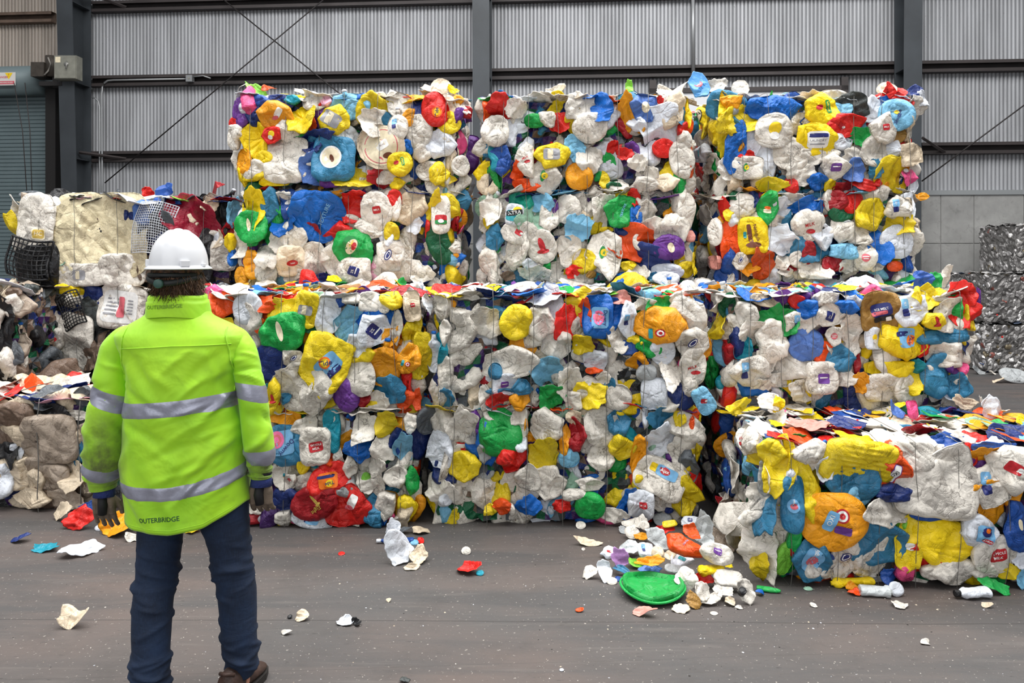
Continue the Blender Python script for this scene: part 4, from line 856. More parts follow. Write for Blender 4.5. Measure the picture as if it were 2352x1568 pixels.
b.table(cD, '''T 300 980 200 90 0 p;T 500 1060 300 90 0 b;T 560 990 130 90 0 o;T 1500 890 300 60 0 p;T 1750 880 250 80 0 E;T 1250 880 200 50 0 y;T 1800 1000 250 60 0 O;T 1250 1020 200 40 0 h;T 380 910 100 40 0 b;T 1000 900 120 80 0 N;T 1900 870 200 90 0 l
1220 1180 140 270 5 b;1070 1200 220 320 0 b e downy2;960 1190 100 260 0 O;1270 1050 180 120 0 K;1480 1090 160 100 0 w;1340 1230 160 260 0 W f bluesq;1640 1130 230 200 -20 g;1830 1060 200 130 0 w;1885 1020 60 60 0 o o;1800 1330 130 250 0 o p;1600 1290 360 320 0 o f armb;1880 1230 330 360 10 w f
1240 1390 180 200 0 w;1390 1430 130 120 0 y p;1340 1480 150 110 0 v e;1530 1460 190 190 0 g;2040 1480 100 160 0 o o;1900 1430 260 220 20 w f crest;100 1250 260 240 0 w;330 1250 240 260 10 y o;560 1250 230 240 0 w;780 1250 220 300 0 r;700 1450 260 220 0 w;930 1450 200 180 0 y''')
b.table(cE, '''1500 210 150 140 0 s o;1480 130 120 90 0 B p;1420 100 170 200 20 o;1640 20 200 200 0 W o;1720 190 180 260 -15 w;1900 160 200 280 0 w o redtx;1880 300 140 250 0 w;1570 400 190 230 0 W e;1615 420 60 190 0 y o;1700 540 160 160 0 w p;1780 380 150 300 -38 B j +W
300 140 400 260 0 w;150 200 100 130 0 u o;390 340 160 120 0 u p;200 380 220 50 0 u;230 310 180 160 0 W e purst;180 460 190 160 0 r;370 460 150 130 0 o;50 500 80 200 0 w;1050 120 200 200 0 W;1030 200 120 60 0 O;1130 260 100 110 0 w;1180 330 80 110 0 u;620 200 240 260 0 l;800 300 220 260 0 w;650 430 240 200 0 g;850 480 140 160 0 w;1000 400 240 220 0 y;1250 440 200 200 0 w o''')
b.table(cB, '''2170 300 150 250 0 w;2110 810 150 330 0 W j;2220 560 110 260 0 w;2230 1000 140 300 0 w o;2230 1280 150 240 0 u''')
b = Bale(1660, 2232, D1+.06, 0, 'bottom tier bottle bale right of the gap, mostly hidden by the corner bale', depth=.95, group='plastic bottle bales', seed=11, wires=0, cell=.2)
b = Bale(1660, 2232, D1, H, 'second tier bottle bale behind the corner bale, brown jug beside yellow jug', depth=1.0, group='plastic bottle bales', seed=12)
b.table(cI, '''L 290 560 90 130 0 y;L 240 860 60 200 -20 g;L 280 400 90 110 0 w;T 480 300 180 70 0 o;T 700 290 180 50 0 y;T 860 285 200 40 0 r;T 1180 270 260 80 0 g;T 780 220 240 40 0 y;T 1300 200 300 60 0 w;T 600 200 200 50 0 c;T 440 205 110 40 0 b;T 400 290 120 60 0 w
470 480 130 150 0 w;600 380 170 80 0 c;690 370 150 90 -20 p;810 390 100 80 0 r p;690 510 220 170 0 g;880 440 150 130 0 b;900 470 80 60 0 W e;1000 380 160 90 0 w;1010 480 170 150 0 w f bluebox;1140 420 150 90 0 b p;1200 400 100 90 0 W;1310 500 90 110 0 B;1550 430 200 180 0 W f bluesq;1350 450 200 230 0 a e cans
1830 480 230 220 0 w;1930 350 180 230 0 r;1970 500 80 180 0 y;1680 360 250 110 -15 y;1700 520 130 110 0 y f splat;1310 640 100 120 0 W e shell;1410 840 300 120 0 y;1510 640 230 260 -30 Y f tidey;1410 720 150 250 0 w o;1780 620 280 80 -5 u e;1790 740 220 160 0 w;1620 700 90 110 0 r
1610 830 90 100 0 t;1890 960 130 140 -30 u e;1750 880 200 280 0 u;1700 870 60 100 0 w;1930 700 90 80 0 B;1850 830 90 80 0 p;1930 840 70 70 0 k o;1380 960 200 160 0 w e;1590 930 100 130 25 y;1525 970 120 160 0 w o;1240 930 80 140 0 o;1120 700 160 190 0 w;1170 560 130 200 0 w;1060 620 100 120 0 w f pinkl;830 530 180 140 0 w f bluesq
870 680 200 180 0 i o;1090 770 210 180 0 u;990 730 110 130 25 O o;1170 780 60 60 0 k o;640 650 180 220 0 w;460 700 120 130 0 t;780 790 230 210 0 w;480 850 230 180 0 w f bluesq;970 900 180 180 0 w e purst;1120 890 150 130 0 w;850 980 200 120 0 w;1220 800 40 130 0 R;700 910 180 100 0 w;560 960 120 120 0 w;1930 620 80 90 0 y;1920 930 100 100 0 w;1860 1010 160 90 0 W;600 800 130 160 0 w;500 580 160 140 0 w''')
# corner bale nearest the camera
b = Bale(1772, 2534, DA, 0, 'bottle bale nearest the camera at the right, standing on the floor beside the litter heap', depth=.92, rz=math.radians(-1.5), group='plastic bottle bales', seed=13, cell=.15, size=(.12, .22), wire_r=.0018, wires=8)
b.table(cJ, '''L 280 380 170 190 0 w o;L 290 500 80 220 10 v o;L 350 640 120 160 0 w;L 290 820 80 200 0 R;L 420 580 100 200 0 w;L 330 900 130 190 0 w;L 500 860 160 200 0 w;L 450 1000 160 200 0 w;L 460 1140 120 160 0 y;L 530 330 150 150 0 w f redtx;L 580 430 120 130 0 y;L 600 560 110 200 0 w
T 320 80 200 60 0 y;T 600 60 160 50 0 w;T 650 30 110 80 0 y;T 880 230 280 120 0 K;T 1150 250 160 60 0 r;T 1050 100 160 60 0 O;T 1250 110 180 50 0 y;T 1380 90 120 40 0 y;T 1400 170 220 50 0 o;T 1540 150 100 50 0 i;T 1800 180 200 60 0 g;T 1950 190 180 60 0 O;T 2130 230 330 120 0 o;T 2230 180 200 60 0 o;T 1800 130 120 40 0 p;T 1000 270 200 70 0 w;T 1350 230 330 90 0 w;T 1560 250 330 80 0 w;T 800 130 260 70 0 w;T 1700 90 160 60 0 w
720 430 170 300 10 y;660 390 150 160 0 y;900 390 180 160 0 w;980 520 100 160 0 W;640 580 110 250 0 s;620 740 150 380 -8 u;500 690 130 170 0 w;850 620 200 390 -12 y;770 590 66 150 0 W o;770 740 120 300 0 u e snug;1440 350 110 130 0 E;1230 430 420 260 8 y e ribs;1190 600 280 210 0 u o;1210 690 150 110 0 l o
1410 770 330 180 0 w;1040 850 350 320 -10 o o armh;1440 660 230 130 0 B;1450 530 220 240 20 O f strip;1840 370 260 280 0 w f redtri;1580 390 260 170 5 w e;1740 640 450 320 5 w e;1790 805 380 110 0 v o;1790 790 200 60 0 W o;1500 880 90 90 0 h;1330 990 340 280 0 u;1310 1070 220 330 10 w o;1130 1090 180 280 15 w f crest
1560 1000 180 320 5 y f shell;1780 1010 400 280 0 Y;1660 1110 210 210 5 r;1990 350 100 140 0 r;2170 330 280 100 0 v f ribs;2060 430 180 120 0 o;2240 500 260 290 0 w f can;2090 740 230 260 -10 o;2110 620 230 250 0 w f bluesq;2260 670 120 160 0 o;2270 870 150 300 0 v f wpatch;2010 910 210 190 15 W f borax;2110 1070 260 220 0 w o redbox
590 1110 250 290 0 w;550 870 160 180 0 w;900 1100 230 280 20 u f snug;790 1000 80 200 10 g o;800 990 50 180 15 R o;730 1120 90 200 10 h o;920 1190 110 100 0 w;1000 1130 110 120 0 v;1430 1215 120 90 0 v;1540 1210 120 90 0 k;1880 1190 290 150 0 w;2310 1100 100 140 0 W;510 1160 120 180 0 y;1700 1210 120 80 0 w;1010 1210 90 70 0 w;2200 1190 160 100 0 y;2060 1200 140 90 0 w
2500 400 300 240 0 w;2520 700 260 300 0 y;2560 950 260 260 0 w;2600 1150 260 200 0 b;2800 500 260 300 0 r;2800 900 260 300 0 w;2480 1000 200 220 0 u''')

# mixed rigid plastic at the left
D3 = 7.05
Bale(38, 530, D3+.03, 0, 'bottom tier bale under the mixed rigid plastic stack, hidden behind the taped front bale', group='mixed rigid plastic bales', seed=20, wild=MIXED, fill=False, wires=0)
b = Bale(38, 530, D3, H, 'second tier bale of mixed rigid plastic, white pails and black panels', group='mixed rigid plastic bales', seed=21, wild=MIXED, size=(.16, .32), cell=.2, wires=5)
b.table(cL, '''400 450 200 420 0 w;480 470 300 230 0 n e;480 700 420 360 0 w;770 530 220 330 0 n;860 340 330 180 0 Y;1200 420 230 330 0 B;1010 500 340 170 0 w o;920 690 240 250 0 B;1160 680 260 360 0 N o;1350 900 300 380 0 n;1180 1250 240 350 0 A;1600 580 520 470 5 w e bars;700 900 400 480 0 w f redtx
310 850 270 350 0 o e;640 1080 250 480 0 N;370 1120 220 420 0 w;550 1300 260 200 0 N;980 1120 360 640 5 w e ribs;1400 1150 260 400 0 A;1650 1100 300 400 0 N;1900 1000 300 400 0 w;2200 700 260 400 0 n;2200 1100 300 400 0 B;260 620 80 160 0 Y;2500 600 300 300 0 w;2700 1000 300 400 0 n''')
lattice(b.e, b.face('F', -.62, .62, .06, -15), .2, .14, plastic('n'), 'crate_grid', 9, 6, .004, .02, seed=5)
lattice(b.e, b.face('F', -.42, .55, .08, 20), .2, .3, plastic('n'), 'crate_grid', 8, 11, .004, .03, seed=6)
tp = MB(); f0 = b.face('F', .11, .33, .07); tp.tube([f0 @ Vector((0, -.3, 0)), f0 @ Vector((0, 0, 0)), f0 @ Vector((0, .28, .0))], .022, 10); tp.tube([f0 @ Vector((0, -.04, 0)), f0 @ Vector((.22, -.05, 0))], .02, 10); tp.build('dark_pipe', plastic('N'), b.e, True)
b = Bale(38, 530, D3, H*2, 'topmost bale of mixed rigid plastic, cream flattened tote and crimson bin in it', group='mixed rigid plastic bales', seed=22, wild=MIXED, size=(.16, .3), cell=.2, wires=5)
b.table(cK, '''490 420 160 400 0 W;350 400 280 440 5 w e hcb;160 320 100 240 0 w;900 510 720 640 0 C e;1310 230 150 230 0 i;1500 230 200 60 0 v;350 830 330 340 0 n e;750 900 420 170 0 w e greylab;1120 860 320 240 0 w e;1310 840 110 200 0 A;1850 700 160 400 0 n;2010 730 180 230 0 w e;1910 220 120 120 0 c;2080 260 130 250 0 l;2060 530 140 160 0 R p;1960 570 120 170 0 c
170 520 90 330 0 y;1430 430 280 400 0 x;1560 800 220 260 0 n;1740 380 430 340 25 M p ribs;2030 380 100 240 0 n;220 470 100 120 0 w;560 800 90 60 0 m
T 850 160 400 160 0 W;T 600 210 140 70 0 n;T 800 190 200 50 0 r;T 200 150 160 60 0 x;T 360 180 140 60 0 n;T 1200 150 160 60 0 h;T 1050 100 160 80 0 x;T 1500 130 160 60 0 v;T 1800 150 250 60 0 R;T 1900 110 160 50 0 R;T 1330 110 120 60 0 r;T 500 190 160 60 0 d''')
white = plastic('W')
lattice(b.e, b.face('F', .30, .50, .05, -8), .34, .46, white, 'laundry_basket_wall', 17, 20, .0028, .07, skew=.08, warp=.012, seed=8)
lattice(b.e, b.face('F', -.80, .24, .07, -6), .37, .34, plastic('n'), 'black_crate_wall', 9, 8, .006, .05, warp=.012, seed=9)
lattice(b.e, b.face('L', .3, .3, .03), .5, .4, plastic('y'), 'yellow_basket_wall', 12, 9, .004, .03, seed=10)
# far left stack, only its right edge shows
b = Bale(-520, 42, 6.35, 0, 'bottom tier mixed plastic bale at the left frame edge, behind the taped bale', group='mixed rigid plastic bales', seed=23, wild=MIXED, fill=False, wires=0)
b = Bale(-520, 40, 6.35, H, 'second tier mixed plastic bale cut by the left frame edge, black and white sheets', group='mixed rigid plastic bales', seed=24, wild=MIXED, size=(.16, .32), cell=.2, wires=4)
b.table(cL, '''60 650 240 420 0 n;50 950 260 420 15 n;40 1250 240 380 0 w;150 1200 200 300 0 x;100 430 220 160 0 A;130 560 200 220 0 w;60 1500 200 200 0 n;-150 700 300 500 0 w;-150 1200 300 400 0 z;T 60 250 200 60 0 v;T 150 300 160 50 0 r;T -100 280 300 60 0 W''')
# taped greige bale front left
b = Bale(-330, 345, 5.55, 0, 'bottom tier bale of dusty greige sheets with red scraps on top', group='mixed rigid plastic bales', seed=25, wild=GREIGE, size=(.18, .36), cell=.2, wires=7, wire_r=.0035, topwild='nnzzccrrBWwRdx')
b.table(cM, '''80 1200 250 300 0 n;620 970 560 480 0 z e;150 950 330 220 0 c e;190 680 400 250 0 A;650 720 350 250 0 n;880 690 330 120 0 w;920 960 200 200 0 c;600 1290 450 190 0 z e;960 1130 170 280 0 u p;860 1110 90 80 0 R;200 1150 160 200 0 W;60 1480 190 340 15 W;280 1380 240 300 0 c;450 1500 200 250 0 c f ribs
640 1430 320 260 0 z e;900 1400 330 350 0 c;420 1700 420 220 0 c;800 1700 400 220 0 z;1150 950 260 400 0 z;1150 1400 300 400 0 c;1400 1200 300 400 0 n;1500 900 300 300 0 z;T 700 540 500 90 0 d;T 250 400 330 90 0 r;T 850 390 180 60 0 r;T 1030 380 120 50 0 r;T 180 300 420 80 0 c;T 620 330 500 60 0 c;T 600 400 250 60 0 n;T 300 470 260 60 0 n''')

# silver can bales far right
DS = 12.05
for args in ((2262, 2700, DS, 0, 'bottom bale of crushed silver cans by the far concrete wall', 31), (2262, 2700, DS, H, 'second tier bale of crushed silver cans by the far concrete wall', 32),
             (2336, 2760, DS+.1, 2*H, 'third tier bale of crushed silver cans, at the right frame edge', 33), ):
    Bale(args[0], args[1], args[2], args[3], args[4], depth=1.1, group='silver can bales', seed=args[5], name='can_bale', metal=True, cell=.095, size=(.06, .12), wires=0, topn=.8)
# ------------------------------------------------------------------ worker seen from behind
PD = 3.2
def pp(x, y, d=PD): return P(x, y, d)
PO = Vector((pp(443, 0).x, PD, 0))
def skin_like(name, mats, mb, parent, voxel, matrix=None, smooth=4):
    o = mb.build(name, mats, parent, True, matrix)
    r = o.modifiers.new('fuse', 'REMESH'); r.mode = 'VOXEL'; r.voxel_size = voxel; r.use_smooth_shade = True
    sm = o.modifiers.new('soften', 'SMOOTH'); sm.factor = .6; sm.iterations = smooth
    return o
def ell(mb, c, rx, ry, rz, n=20, m=0, fn=None):
    vs = []; fs = []
    for i in range(n+1):
        a = math.pi*i/n
        for k in range(2*n):
            b = math.pi*k/n; v = Vector((rx*math.sin(a)*math.cos(b), ry*math.sin(a)*math.sin(b), rz*math.cos(a)))
            if fn: v = fn(v)
            vs.append(Vector(c)+v)
    for i in range(n):
        for k in range(2*n): fs.append((i*2*n+k, (i+1)*2*n+k, (i+1)*2*n+(k+1) % (2*n), i*2*n+(k+1) % (2*n)))
    mb.add(vs, fs, m)
skin_m = simple_mat('skin', hsrgb(196, 140, 116), .5, 0, .1, 20)
hc = pp(410, 634)-PO; hc.y = .0
mb = MB()
def headf(v):
    z = v.z/.12
    if z < 0: v = Vector((v.x*(1-.28*z*z), v.y*(1-.12*z*z)+.012*z*z, v.z))
    return v
ell(mb, hc, .077, .097, .122, 20, fn=headf)
mb.tube([hc+Vector((0, .088, .0)), hc+Vector((0, .112, -.028)), hc+Vector((0, .092, -.04))], [.007, .015, .009], 10)      # nose
mb.tube([hc+Vector((-.05, .083, .012)), hc+Vector((0, .1, .014)), hc+Vector((.05, .083, .012))], .008, 8)                   # brow
mb.tube([hc+Vector((-.02, .09, -.066)), hc+Vector((.02, .09, -.066))], .008, 8)                                            # lips
ell(mb, hc+Vector((0, .075, -.105)), .026, .022, .02, 8)                                                                   # chin
for sx in (-1, 1): ell(mb, hc+Vector((sx*.08, -.005, -.012)), .009, .018, .032, 8)                                          # ears
nk = pp(412, 720)-PO
mb.tube([hc+Vector((0, -.02, -.06)), nk+Vector((0, -.005, 0)), nk+Vector((0, 0, -.12))], [.058, .06, .09], 16)
sh = pp(418, 800)-PO; pel = pp(440, 1120)-PO; mid = pp(430, 960)-PO
mb.tube([sh+Vector((0, 0, .05)), sh, mid, pel], [.10, .15, .13, .145], 20)
armL = [pp(290, 780), pp(262, 840), pp(250, 930, 3.18), pp(243, 1020, 3.17), pp(238, 1100, 3.2), pp(240, 1125, 3.2)]
armR = [pp(530, 780), pp(560, 840), pp(583, 930, 3.18), pp(592, 1010, 3.17), pp(598, 1075, 3.2), pp(600, 1100, 3.2)]
for a in (armL, armR): mb.tube([sh+Vector((0, 0, .01))]+[p-PO for p in a], [.06, .06, .053, .046, .042, .032, .028], 12)
legL = [(368, 1130, 3.19), (370, 1200, 3.18), (360, 1330, 3.14), (349, 1440, 3.09), (345, 1560, 3.06), (345, 1600, 3.06)]
legR = [(512, 1130, 3.2), (517, 1200, 3.2), (541, 1340, 3.2), (548, 1440, 3.19), (552, 1530, 3.19), (552, 1570, 3.19)]
for lg in (legL, legR): mb.tube([pp(*q)-PO for q in lg], [.085, .08, .055, .052, .04, .038], 14)
person = skin_like('person', skin_m, mb, None, .009)
person.location = PO
tag(person, 'person seen from behind in lime reflective jacket, white hard hat, blue jeans and gloves', 'person')
for sx in (-1, 1):
    mb = MB(); ell(mb, hc+Vector((sx*.03, .086, .0)), .012, .01, .010, 8); mb.build('eye', simple_mat('eye_white', hsrgb(228, 224, 218), .2), person, True)
    mb = MB(); ell(mb, hc+Vector((sx*.03, .0945, .0)), .005, .003, .005, 6); mb.build('iris', simple_mat('iris_brown', hsrgb(70, 48, 34), .2), person, True)

# ---- jacket
lime, nt, N, L, bs = nodes_mat('lime_fabric'); bs.inputs['Roughness'].default_value = .62
bs.inputs['Sheen Weight'].default_value = .2
tc = N.new('ShaderNodeTexCoord')
c0 = rampn(noise(3.5, 4), [(.35, hsrgb(146, 208, 20)), (.65, hsrgb(174, 230, 30))])
sp = N.new('ShaderNodeSeparateXYZ'); L.new(tc.outputs['Object'], sp.inputs[0])
# worn grime on the forearms: an ellipsoid patch broken up by noise
def grime(cx, cz, rx, rz):
    a = N.new('ShaderNodeMath'); a.operation = 'SUBTRACT'; L.new(sp.outputs['X'], a.inputs[0]); a.inputs[1].default_value = cx
    a2 = N.new('ShaderNodeMath'); a2.operation = 'DIVIDE'; L.new(a.outputs[0], a2.inputs[0]); a2.inputs[1].default_value = rx
    c = N.new('ShaderNodeMath'); c.operation = 'SUBTRACT'; L.new(sp.outputs['Z'], c.inputs[0]); c.inputs[1].default_value = cz
    c2 = N.new('ShaderNodeMath'); c2.operation = 'DIVIDE'; L.new(c.outputs[0], c2.inputs[0]); c2.inputs[1].default_value = rz
    p1 = N.new('ShaderNodeMath'); p1.operation = 'MULTIPLY'; L.new(a2.outputs[0], p1.inputs[0]); L.new(a2.outputs[0], p1.inputs[1])
    p2 = N.new('ShaderNodeMath'); p2.operation = 'MULTIPLY_ADD'; L.new(c2.outputs[0], p2.inputs[0]); L.new(c2.outputs[0], p2.inputs[1]); L.new(p1.outputs[0], p2.inputs[2])
    r = N.new('ShaderNodeMapRange'); r.inputs[1].default_value = 1.0; r.inputs[2].default_value = 0.1; L.new(p2.outputs[0], r.inputs[0]); return r.outputs[0]
gL = pp(262, 1050)-PO; gR = pp(603, 1070)-PO
mx1 = N.new('ShaderNodeMath'); mx1.operation = 'MAXIMUM'; L.new(grime(gL.x, gL.z, .12, .24), mx1.inputs[0]); L.new(grime(gR.x, gR.z, .09, .12), mx1.inputs[1])
gm2 = N.new('ShaderNodeMath'); gm2.operation = 'MULTIPLY'; L.new(mx1.outputs[0], gm2.inputs[0]); L.new(rampn(noise(9, 7, None, .65), [(.3, g(.2)), (.6, g(.95))]), gm2.inputs[1])
c1 = mixc(gm2.outputs[0], c0, hsrgb(84, 92, 48))
c2 = mixc(rampn(noise(22, 6), [(.62, g(0)), (.8, g(.25))]), c1, hsrgb(120, 140, 40))
L.new(c2, bs.inputs['Base Color'])
bpa = N.new('ShaderNodeBump'); bpa.inputs['Strength'].default_value = .5; bpa.inputs['Distance'].default_value = .02; L.new(noise(8, 3, None, .5, .5), bpa.inputs['Height']); L.new(bpa.outputs[0], bs.inputs['Normal'])
refl = simple_mat('reflective_tape', hsrgb(158, 160, 176), .35, .35, .25, 14, .25, 30)
rows = [(1215, 300, 578, .165), (1150, 294, 575, .165), (1100, 287, 572, .165), (1050, 286, 568, .163), (1000, 290, 562, .16), (950, 294, 556, .16), (900, 296, 551, .16), (850, 296, 548, .158), (810, 288, 556, .152), (785, 272, 566, .145),
        (768, 268, 566, .135), (756, 280, 553, .122), (745, 298, 533, .11), (734, 318, 508, .098), (724, 335, 487, .088), (712, 342, 479, .08)]
rz = [CAMH-(r[0]-HZ)/F*PD for r in rows]; rcx = [((r[1]+r[2])/2-CX)/F*PD-PO.x for r in rows]; rhw = [(r[2]-r[1])/2/F*PD for r in rows]; rhd = [r[3] for r in rows]
_cr = random.Random(12)
creases = []
for _ in range(46):
    side = _cr.choice((-1, 1)); x = side*_cr.uniform(.02, .2); z = _cr.uniform(.78, 1.42)
    ang = side*_cr.uniform(.3, 1.25); creases.append((x, z, math.cos(ang), math.sin(ang), _cr.uniform(.004, .013)*_cr.choice((1, 1, -1)), _cr.uniform(.007, .02), _cr.uniform(.04, .15)))
creases += [(-.215, 1.28, .35, 1, -.008, .012, .14), (.20, 1.28, -.35, 1, -.010, .012, .14), (.17, 1.35, -.6, 1, .006, .015, .09), (-.2, 1.0, .8, 1, .008, .02, .12), (.08, 1.18, -.4, 1, .003, .03, .2), (-.1, 1.1, .3, 1, .003, .03, .2)]
def tors(theta, z, off=0.0):
    z_ = np.clip(z, min(rz), max(rz)); zz = rz[::-1] if rz[0] > rz[-1] else rz
    cx = np.interp(z_, rz, rcx); hw = np.interp(z_, rz, rhw); hd = np.interp(z_, rz, rhd)
    c, s = np.cos(theta), np.sin(theta); n = 2.35
    r = (np.abs(c)**n+np.abs(s)**n)**(-1/n)
    lx = hw*r*c; d = np.zeros_like(lx)
    for x0, z0, a, b, am, wd, ln in creases:
        nrm = math.hypot(a, b); a_, b_ = a/nrm, b/nrm
        u = (lx-x0)*b_-(z-z0)*a_; t = (lx-x0)*a_+(z-z0)*b_
        d = d+am*np.exp(-(u/wd)**2)*np.exp(-(t/ln)**2)
    d = d*(z < 1.43)+.0025*np.sin(26*z+3*np.sin(3*theta))*(z < 1.4)+off
    k = 1+d/np.maximum(.08, np.hypot(lx, hd*r*s))
    return cx+lx*k, hd*r*s*k, z
def hemz(x):   # hem height along x (local)
    return np.interp(x, [pp(298, 0).x-PO.x, pp(340, 0).x-PO.x, pp(430, 0).x-PO.x, pp(500, 0).x-PO.x, pp(575, 0).x-PO.x], [CAMH-(y-HZ)/F*PD for y in (1180, 1192, 1197, 1183, 1143)])
NT, NZ = 110, 90
th = np.arange(NT)*2*math.pi/NT; ztop = rz[-1]
vs = []
for i in range(NZ+1):
    t = i/NZ
    x0 = np.interp(1.0, [0, 1], [0, 1])*0+np.cos(th)*.25
    h = hemz(x0+rcx[0]); z = h+(ztop-h)*t
    X, Y, Z = tors(th, z, .0 if i > 2 else .002)
    vs += [(X[k], Y[k], Z[k]) for k in range(NT)]
fs = [(i*NT+k, i*NT+(k+1) % NT, (i+1)*NT+(k+1) % NT, (i+1)*NT+k) for i in range(NZ) for k in range(NT)]
b0 = len(vs)   # turned-in hem
for k in range(NT): x, y, z = vs[k]; vs.append((x*.96+rcx[0]*.04, y*.95, z+.004)); 
for k in range(NT): x, y, z = vs[k]; vs.append((x*.95+rcx[0]*.05, y*.94, z+.10))
fs += [(b0+k, b0+(k+1) % NT, (k+1) % NT, k) for k in range(NT)]+[(b0+NT+k, b0+NT+(k+1) % NT, b0+(k+1) % NT, b0+k) for k in range(NT)]
jacket = mesh_obj('jacket', vs, fs, lime, person)
def band(zfun, hw, name='reflective_stripe', off=.0022):
    vs = []; K = 8
    for j in range(K+1):
        X0, Y_, _ = tors(th, np.full(NT, 1.0)); zc = zfun(X0)
        z = zc+hw*(2*j/K-1); X, Y, Z = tors(th, z, off if 0 < j < K else .0)
        vs += [(X[k], Y[k], Z[k]) for k in range(NT)]
    fs = [(j*NT+k, j*NT+(k+1) % NT, (j+1)*NT+(k+1) % NT, (j+1)*NT+k) for j in range(K) for k in range(NT)]
    return mesh_obj(name, vs, fs, refl, jacket)
zp = lambda y: CAMH-(y-HZ)/F*PD
xp = lambda x: (x-CX)/F*PD-PO.x
band(lambda x: np.interp(x, [xp(295), xp(430), xp(550)], [zp(933), zp(923), zp(910)]), .030)
band(lambda x: np.interp(x, [xp(287), xp(350), xp(430), xp(500), xp(568)], [zp(1106), zp(1110), zp(1108), zp(1094), zp(1070)]), .026)
def back_y(x, z, off=.0):
    cx = np.interp(z, rz, rcx); hw = np.interp(z, rz, rhw)
    lo = np.full_like(x, math.pi*1.02); hi = np.full_like(x, math.pi*1.98)
    for _ in range(26):
        m_ = (lo+hi)/2; X, Y, Z = tors(m_, z, off); lo = np.where(X < x, m_, lo); hi = np.where(X < x, hi, m_)
    X, Y, Z = tors((lo+hi)/2, z, off); return Y
def jacket_line(pts, name, mat, r=.0022, parent=None):
    mb = MB(); q = []
    for k in range(len(pts)-1):
        for t in np.linspace(0, 1, 10, endpoint=False): q.append((pts[k][0]*(1-t)+pts[k+1][0]*t, pts[k][1]*(1-t)+pts[k+1][1]*t))
    q.append(pts[-1]); q = np.array(q); X = np.array([xp(a) for a in q[:, 0]]); Z = np.array([zp(b) for b in q[:, 1]])
    Y = back_y(X, Z, .001); mb.tube([(X[i], Y[i], Z[i]) for i in range(len(X))], r, 6); return mb.build(name, mat, parent or jacket, True)
jacket_line([(306, 794), (430, 786), (548, 784)], 'yoke_seam', lime)
jacket_line([(313, 745), (308, 800), (303, 850), (297, 890)], 'armhole_seam', lime, .003)
jacket_line([(532, 748), (545, 800), (549, 850), (549, 890)], 'armhole_seam', lime, .003)
jacket_line([(318, 1182), (430, 1187), (500, 1173), (560, 1142)], 'hem_seam', lime, .0018)
# handwriting on the hem: plain strokes like a marker pen
def write(s, px0, py0, px1, py1, hpx, name, yfun, inkm, parent):
    tv, tf = text_mesh(s); xs = [v[0] for v in tv]; w = max(xs)-min(xs)
    sx = math.hypot(px1-px0, py1-py0)/w; ang = math.atan2(py1-py0, px1-px0); hs = hpx/.72
    X = []; Z = []
    for x, y, _ in tv:
        u = (x-min(xs))*sx; v = y*hs; X.append(xp(px0+u*math.cos(ang)+v*math.sin(ang))); Z.append(zp(py0+u*math.sin(ang)-v*math.cos(ang)))
    X = np.array(X); Z = np.array(Z); Y = yfun(X, Z)
    return mesh_obj(name, [(X[i], Y[i], Z[i]) for i in range(len(X))], tf, inkm, parent, smooth=False)
ink_g = simple_mat('marker_ink', hsrgb(24, 74, 40), .6); ink_f = simple_mat('faded_ink', hsrgb(110, 150, 30), .6)
write('OUTERBRIDGE', 359, 1168, 451, 1160, 10.5, 'handwriting', lambda X, Z: back_y(X, Z, .0012), ink_g, jacket)
# collar
def coll(theta, z, off=0):
    y = HZ+(CAMH-z)*F/PD
    hw = np.interp(y, [672, 680, 700, 724], [.112, .117, .121, .127]); hd = np.interp(y, [672, 700, 724], [.088, .092, .098])
    cx = xp(410); c, s = np.cos(theta), np.sin(theta); r = (np.abs(c)**2.3+np.abs(s)**2.3)**(-1/2.3)
    o_ = off+.0018*np.sin(5*theta+40*z)
    return cx+(hw+o_)*r*c, (hd+o_)*r*s-.004, z
vs = []; zl = [zp(726), zp(716), zp(706), zp(696), zp(690), zp(689), zp(684), zp(679), zp(676)]; ofs = [0, .001, .001, .001, .001, -.004, -.002, -.003, -.006]
for z, o_ in zip(zl, ofs):
    X, Y, Z = coll(th, np.full(NT, z), o_); vs += [(X[k], Y[k], Z[k]+.004*math.sin(3*th[k])) for k in range(NT)]
for z, o_ in ((zp(677), -.014), (zp(700), -.016)):
    X, Y, Z = coll(th, np.full(NT, z), o_); vs += [(X[k], Y[k], Z[k]) for k in range(NT)]
M_ = len(vs)//NT
fs = [(i*NT+k, i*NT+(k+1) % NT, (i+1)*NT+(k+1) % NT, (i+1)*NT+k) for i in range(M_-1) for k in range(NT)]
collar = mesh_obj('collar', vs, fs, lime, jacket)
def cy_(X, Z):
    c = np.clip((X-xp(410))/.122, -.97, .97); return -(.093)*(1-np.abs(c)**2.3)**(1/2.3)-.0085
write('OUTERBRIDGE', 357, 704, 441, 699, 8.5, 'handwriting', cy_, ink_f, collar)
